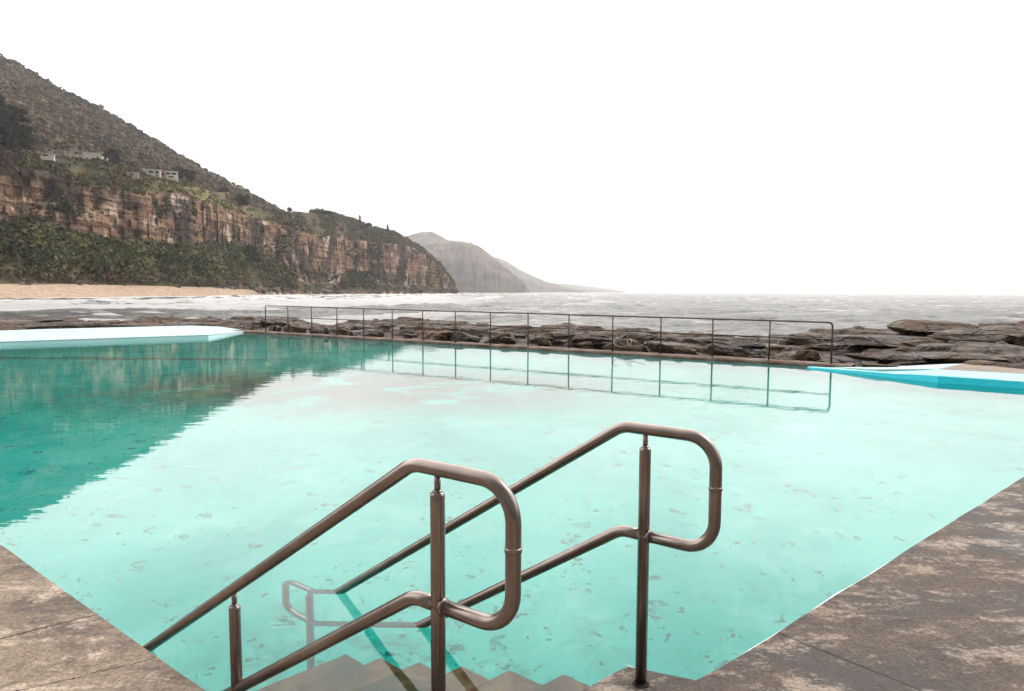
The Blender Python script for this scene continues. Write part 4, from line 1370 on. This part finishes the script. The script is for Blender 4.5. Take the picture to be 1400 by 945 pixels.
# bare pale tree
def bare_tree(px, yb, yt):
    rs = np.random.RandomState(4); b = land_point(px, yb); s = b.y / F; h = (yb - yt) * s
    root = empty('bare_tree', b); tag(root, 'leafless pale tree forking against the sky where hill meets headland', 'tree')
    bm = tube([Vector((0, 0, -1)), Vector((0.1, 0, h * .25)), Vector((0.0, 0, h * 0.4))], [0.5, 0.4, 0.3], 7)
    for k in range(16):
        a = rs.rand() * 6.28; z0 = h * (0.15 + 0.3 * rs.rand()); w_ = h * (0.3 + 0.35 * rs.rand())
        b2 = tube([Vector((0, 0, z0)), Vector((w_ * .4 * math.cos(a), w_ * .4 * math.sin(a), z0 + h * .25)), Vector((w_ * math.cos(a), w_ * math.sin(a), h * (.6 + .4 * rs.rand())))], [0.26, 0.17, 0.07], 5)
        me = bpy.data.meshes.new('t'); b2.to_mesh(me); b2.free(); bm.from_mesh(me); bpy.data.meshes.remove(me)
    m = M('pale_dead_wood'); m.bsdf(m.mix(m.noise(m.co(), 2), (0.30, 0.25, 0.21), (0.2, 0.16, 0.13)), 0.9)
    obj('trunk', bm, m.m, root, True)


bare_tree(402, 300, 283)

# ------------------------------------------------------------------ houses
M_RENDER = mat_paint('house_white_render', (0.80, 0.75, 0.68), (0.70, 0.65, 0.58), amount=0.3)
M_CREAM = mat_paint('house_cream_render', (0.60, 0.50, 0.38), (0.5, 0.42, 0.33), amount=0.3)
M_ROOF = mat_paint('house_pale_roof', (0.62, 0.58, 0.53), (0.5, 0.46, 0.42), amount=0.3)
mg = M('house_dark_glass'); mg.bsdf((0.02, 0.022, 0.025), 0.15); M_GLASS = mg.m


def house(px0, px1, ytop, ybot, deep, mat, name, label, cat, wins, group=None, roof=True, posts=0, push=0.0):
    b = land_point((px0 + px1) / 2, ybot); Y = b.y - 1.0 + push; s = Y / F
    c = D((px0 + px1) / 2, ybot, Y); wd = (px1 - px0) * s; h = (ybot - ytop) * s
    root = empty(name, c); tag(root, label, cat, group); root.rotation_euler.z = math.atan2(-c.x, c.y) * 0.85
    bm = bmesh.new()
    if not posts: box(bm, (0, deep / 2, h / 2 - 0.8), (wd, deep, h + 1.6))
    else:
        box(bm, (0, deep, h / 2 - 1), (wd, 0.3, h + 2))
    obj('wall', bm, mat, root)
    if roof:
        bm = bmesh.new(); box(bm, (0, deep / 2, h + 0.16), (wd + 0.9, deep + 0.9, 0.3))
        obj('roof', bm, M_RENDER if posts else M_ROOF, root)
    for k in range(posts):
        bm = bmesh.new(); box(bm, (-wd / 2 + 0.2 + (wd - 0.4) * k / (posts - 1), 0.0, h / 2 - 1), (0.35, 0.35, h + 2))
        obj('post', bm, M_RENDER, root)
    for (x0, x1, z0, z1) in wins:
        bm = bmesh.new(); w_ = (x1 - x0) * wd; box(bm, ((x0 + x1) / 2 * wd - wd / 2, -0.03, (z0 + z1) / 2 * h), (w_, 0.08, (z1 - z0) * h))
        wn = obj('window', bm, M_GLASS, root)
        bm = bmesh.new()
        for sx in (-1, 1): box(bm, (((x0 + x1) / 2 * wd - wd / 2) + sx * (w_ / 2 + 0.05), -0.05, (z0 + z1) / 2 * h), (0.1, 0.14, (z1 - z0) * h + 0.2))
        for sz_ in (z0, z1): box(bm, ((x0 + x1) / 2 * wd - wd / 2, -0.052, sz_ * h), (w_, 0.13, 0.1))
        obj('frame', bm, M_RENDER, wn)
    return root


house(115, 138, 209.5, 219.5, 9, M_RENDER, 'house', 'tallest box-shaped white house on the cliff top beside the dark rounded tree', 'house', [(0.45, 0.75, 0.05, 0.35)])
house(138, 146, 210.0, 219.5, 8.6, M_ROOF, 'house_annex', 'dark glazed end block joined to the tallest white house', 'annex', [(0.1, 0.45, 0.15, 0.85), (0.55, 0.9, 0.15, 0.85)])
house(90, 115, 211.5, 217, 7, M_RENDER, 'house_wing', 'long low white wing between carport and tallest house', 'house', [(0.1, 0.2, 0.3, 0.7), (0.4, 0.5, 0.3, 0.7), (0.7, 0.8, 0.3, 0.7)])
house(73, 88, 207, 215, 6, M_CREAM, 'carport', 'open white-posted pavilion left of the low white wing', 'pavilion', [], posts=4)
house(54, 72, 210.5, 214.5, 5, M_RENDER, 'shed', 'low pale shed farthest left in the row of houses', 'shed', [(0.3, 0.6, 0.2, 0.8)])
house(196, 218, 232, 238.5, 8, M_RENDER, 'house', 'flat cream white house left of the narrow dark conifer', 'house', [(0.35, 0.6, 0.25, 0.75), (0.7, 0.9, 0.25, 0.75)])
house(226, 242, 235, 244, 8, M_RENDER, 'house', 'white two-level house right of the narrow dark conifer', 'house', [(0.1, 0.45, 0.55, 0.85), (0.55, 0.9, 0.55, 0.85), (0.3, 0.7, 0.1, 0.35)])
house(173, 188, 236.5, 241.5, 5, M_CREAM, 'hut', 'small pale hut on the cliff top below the second row of houses', 'hut', [(0.3, 0.6, 0.3, 0.8)])
house(290, 307, 263, 268, 0.5, M_CREAM, 'garden_wall', 'cream garden wall on the yellow grassy cliff edge', 'wall', [], roof=False)

# road barrier on the headland
mb_ = mat_paint('pale_barrier_paint', (0.66, 0.55, 0.44), (0.6, 0.5, 0.4), amount=0.2)
for i, (x0, x1, yy) in enumerate(((405, 410, 310.5), (415, 420, 311.5), (426.5, 431, 312.5), (441, 447, 315))):
    b = land_point((x0 + x1) / 2, yy + 1); s = b.y / F
    bm = bmesh.new(); w_ = (x1 - x0) * s
    box(bm, (0, 0, 0.75), (w_, 0.3, 1.1))
    for sx in (-0.4, 0.4): box(bm, (w_ * sx, 0.32, 0.2), (0.3, 0.3, 1.6))
    o = obj('road_barrier', bm, mb_); o.location = (b.x, b.y - 1.2, b.z)
    tag(o, ['leftmost of four short pale road barriers on the headland', 'second short pale road barrier from the left on the headland', 'third short pale road barrier from the left on the headland', 'rightmost and longest pale road barrier on the headland'][i], 'barrier', 'pale road barriers on the headland')

# boulders heaped along the foot of the cliff
protos = []
M_BOULD = mat_rock('pinkish_fallen_rock', (0.20, 0.145, 0.12), (0.32, 0.24, 0.20), (0.46, 0.38, 0.33), 0.35)
M_BOULDD = mat_rock('brown_fallen_rock', (0.06, 0.042, 0.035), (0.11, 0.08, 0.066), (0.2, 0.15, 0.13), 0.35)
for k in range(6):
    me = rock_mesh(700 + k, 1, 1, 0.75, 10, 0.0, 2); me.name = 'boulder'; me.materials.append(M_BOULD if k % 2 else M_BOULDD); protos.append(me)
rs = np.random.RandomState(77)
for k in range(230):
    px = rs.uniform(300, 628) if k < 200 else rs.uniform(20, 300)
    j = int(np.argmin(np.abs(LPX - px)))
    rows = np.where((LSG[:, j] == 0) & (LTT[:, j] > (0.35 if px > 350 else 0.9)) | (LSG[:, j] == 1) & (LTT[:, j] < (0.8 if px > 400 else 0.10)))[0]
    i = rs.choice(rows)
    o = bpy.data.objects.new('boulder', protos[rs.randint(6)]); C.objects.link(o)
    sz = rs.uniform(1.0, 3.2) * (LY[i, j] / 500) ** 0.6
    if px < 300: sz *= 0.6
    o.location = (LX[i, j], LY[i, j], LZm[i, j] + sz * 0.2); o.scale = (sz * rs.uniform(0.8, 1.6), sz, sz * rs.uniform(0.6, 1)); o.rotation_euler = (rs.uniform(-.3, .3), rs.uniform(-.3, .3), rs.uniform(0, 6))
    tag(o, 'small fallen boulder among many heaped along the foot of the cliff and beach', 'boulder', 'fallen boulders along the foot of the cliff')


# ------------------------------------------------------------------ headlands far off
def headland(nm, prof, Y0, spread, mat, seed):
    """prof: skyline as photo pixels at distance Y0; slopes run back and forward with real depth"""
    xs = np.array([p[0] for p in prof], float); ys = np.array([p[1] for p in prof], float)
    px = np.linspace(xs[0], xs[-1], 260)
    y = np.interp(px, xs, ys)
    zc = H + ray(px, y)[:, 2] * Y0
    zc = np.maximum(zc + 0.012 * zc * fbm(px / 4, 0, 0, 4, seed), SEA - 1)
    hgt = zc - SEA
    rows = []
    tt = np.concatenate([np.linspace(0, 1, 60), np.linspace(1.04, 2, 14)])
    for t in tt:
        if t <= 1:
            prof_z = SEA - 4 + (hgt + 4) * (0.62 * np.clip(t / 0.35, 0, 1) ** 0.8 + 0.38 * np.clip((t - 0.35) / 0.65, 0, 1) ** 0.9)
            Yy = Y0 - hgt * spread * (1 - t)
        else:
            prof_z = zc - (hgt + 4) * (t - 1); Yy = Y0 + hgt * spread * 1.4 * (t - 1)
        X = (px - CX) / F * Y0 * (1 + 0.0 * t)
        g = np.abs(fbm(px / 10, t * 1.6, 0, 4, seed + 3)) * hgt * 0.16 * min(1, (1 - min(t, 1)) * 4) * min(1, t * 6)
        rows.append(np.stack([X, np.broadcast_to(Yy, X.shape) + g, prof_z], -1))
    V = np.array(rows)
    o = mesh_np(nm, V.reshape(-1, 3), grid_faces(len(tt), len(px)), mat, smooth=False)
    return tag(o, kind='structure')


mh = M('far_wooded_slope'); pos = mh.geo().outputs['Position']
c_ = mh.mix(mh.mr(mh.noise(mh.map(pos, (1, 1, 2)), 0.012, 8, 0.72), 0.38, 0.62), (0.13, 0.112, 0.10), (0.24, 0.205, 0.18))
mh.bsdf(c_, 0.95, 0, None, 0.1)
headland('far_hill', [(520, 345), (545, 330), (560, 322), (575, 318), (592, 317), (602, 322), (614, 329), (630, 330), (645, 333), (660, 341), (680, 356), (700, 372)], 3300, 1.1, mh.m, 90)
headland('far_headland', [(540, 330), (570, 334), (600, 333), (640, 332), (655, 337), (665, 344), (675, 355), (690, 366), (705, 378), (718, 387), (722, 396), (725, 399)], 2700, 0.9, mh.m, 91)
headland('distant_headland', [(640, 350), (675, 352), (682, 353), (695, 359), (710, 369), (725, 376), (745, 385), (770, 391), (785, 396), (800, 399)], 5200, 1.2, mh.m, 92)
headland('faint_headland', [(730, 387), (770, 388), (800, 391), (830, 395), (850, 398), (860, 400)], 8600, 1.5, mh.m, 93)
for k, (px, wpx) in enumerate(((602, 3), (609, 4), (617, 3), (623, 5), (630, 4), (637, 5), (644, 3))):
    Y = 2560; c = D(px, 331.8 + 0.3 * (k % 2), Y); s = Y / F
    root = empty('cottage', c)
    tag(root, 'tiny pale cottage in the row along the far headland rim', 'house', 'tiny pale cottages on the far headland')
    bm = bmesh.new(); box(bm, (0, 0, 0), (wpx * s * 0.7, 9, 5)); obj('wall', bm, M_RENDER, root)
    bm = bmesh.new(); box(bm, (0, 0, 3), (wpx * s * 0.75, 10, 1)); obj('roof', bm, M_ROOF, root)

# ------------------------------------------------------------------ sea air
bm = bmesh.new()
HB = dict(x0=-6500, x1=9800, y0=-90, y1=9300, z0=SEA - 8, z1=420)
box(bm, ((HB['x0'] + HB['x1']) / 2, (HB['y0'] + HB['y1']) / 2, (HB['z0'] + HB['z1']) / 2), (HB['x1'] - HB['x0'], HB['y1'] - HB['y0'], HB['z1'] - HB['z0']))
hz = M('sea_haze')
pv = hz.n('VolumePrincipled'); pv.inputs['Color'].default_value = (1.0, 0.985, 0.98, 1); pv.inputs['Density'].default_value = HAZE = 0.00011
pv.inputs['Anisotropy'].default_value = 0.75
hz.l(pv.outputs[0], hz.out.inputs['Volume'])
o = obj('haze', bm, hz.m); tag(o, kind='stuff', label='thin pale sea haze over the whole bay', cat='haze')

# ------------------------------------------------------------------ light
w = bpy.data.worlds.new('World'); sc.world = w; w.use_nodes = True
t = w.node_tree; t.nodes.clear()
SUN_EL, SUN_AZ = 48, 60           # azimuth to the right of the view direction
wo = t.nodes.new('ShaderNodeOutputWorld'); bg = t.nodes.new('ShaderNodeBackground')
sky = t.nodes.new('ShaderNodeTexSky'); sky.sky_type = 'NISHITA'; sky.sun_disc = False
sky.sun_elevation = R(SUN_EL); sky.sun_rotation = R(SUN_AZ)
bw = t.nodes.new('ShaderNodeRGBToBW'); t.links.new(sky.outputs[0], bw.inputs[0])
tc = t.nodes.new('ShaderNodeTexCoord'); sp = t.nodes.new('ShaderNodeSeparateXYZ'); t.links.new(tc.outputs['Generated'], sp.inputs[0])
def wm(op, a, b):
    nd = t.nodes.new('ShaderNodeMath'); nd.operation = op
    for i, x in enumerate((a, b)):
        if isinstance(x, (int, float)): nd.inputs[i].default_value = x
        else: t.links.new(x, nd.inputs[i])
    return nd.outputs[0]
def wr(v, a, b, c, d):
    nd = t.nodes.new('ShaderNodeMapRange'); nd.interpolation_type = 'SMOOTHSTEP'
    t.links.new(v, nd.inputs[0])
    for i, x in enumerate((a, b, c, d)): nd.inputs[i + 1].default_value = x
    return nd.outputs[0]
el = wm('SUBTRACT', wr(sp.outputs[2], 0.04, 0.34, 8.8, 27.5), wr(sp.outputs[2], 0.45, 0.95, 0.0, 8.0))         # cloud brighter low over the sea
back = wr(sp.outputs[1], -0.6, 0.45, 0.10, 1.0)      # and dimmer inland, behind the viewer
nz = t.nodes.new('ShaderNodeTexNoise'); nz.inputs['Scale'].default_value = 3.0; nz.inputs['Detail'].default_value = 4
t.links.new(tc.outputs['Generated'], nz.inputs['Vector'])
cl = wr(nz.outputs['Fac'], 0.3, 0.7, 0.9, 1.1)
lum = wm('ADD', wm('MULTIPLY', wm('MULTIPLY', el, back), cl), wm('MULTIPLY', bw.outputs[0], 0.25))
mx = t.nodes.new('ShaderNodeMix'); mx.data_type = 'RGBA'; mx.blend_type = 'MULTIPLY'
mx.inputs[0].default_value = 1.0; mx.inputs[6].default_value = (1.0, 0.985, 0.97, 1); t.links.new(lum, mx.inputs[7])
t.links.new(mx.outputs[2], bg.inputs[0]); bg.inputs[1].default_value = 0.11
t.links.new(bg.outputs[0], wo.inputs[0])

sd = bpy.data.lights.new('sun', 'SUN'); sd.energy = 1.0; sd.angle = R(25); sd.color = (1.0, 0.95, 0.88)
so = bpy.data.objects.new('sun', sd); C.objects.link(so)
dv = Vector((math.sin(R(SUN_AZ)) * math.cos(R(SUN_EL)), math.cos(R(SUN_AZ)) * math.cos(R(SUN_EL)), math.sin(R(SUN_EL))))
so.rotation_euler = dv.to_track_quat('Z', 'Y').to_euler()
so.location = dv * 60 + Vector((0, 0, 40))

vs = sc.view_settings
vs.view_transform = 'Standard'; vs.look = 'None'; vs.exposure = 0; vs.gamma = 1; vs.use_curve_mapping = False
cy = sc.cycles
cy.max_bounces = 9; cy.diffuse_bounces = 4; cy.glossy_bounces = 4; cy.transmission_bounces = 6; cy.volume_bounces = 1
cy.transparent_max_bounces = 8
cy.caustics_reflective = True; cy.caustics_refractive = True
cy.use_denoising = True
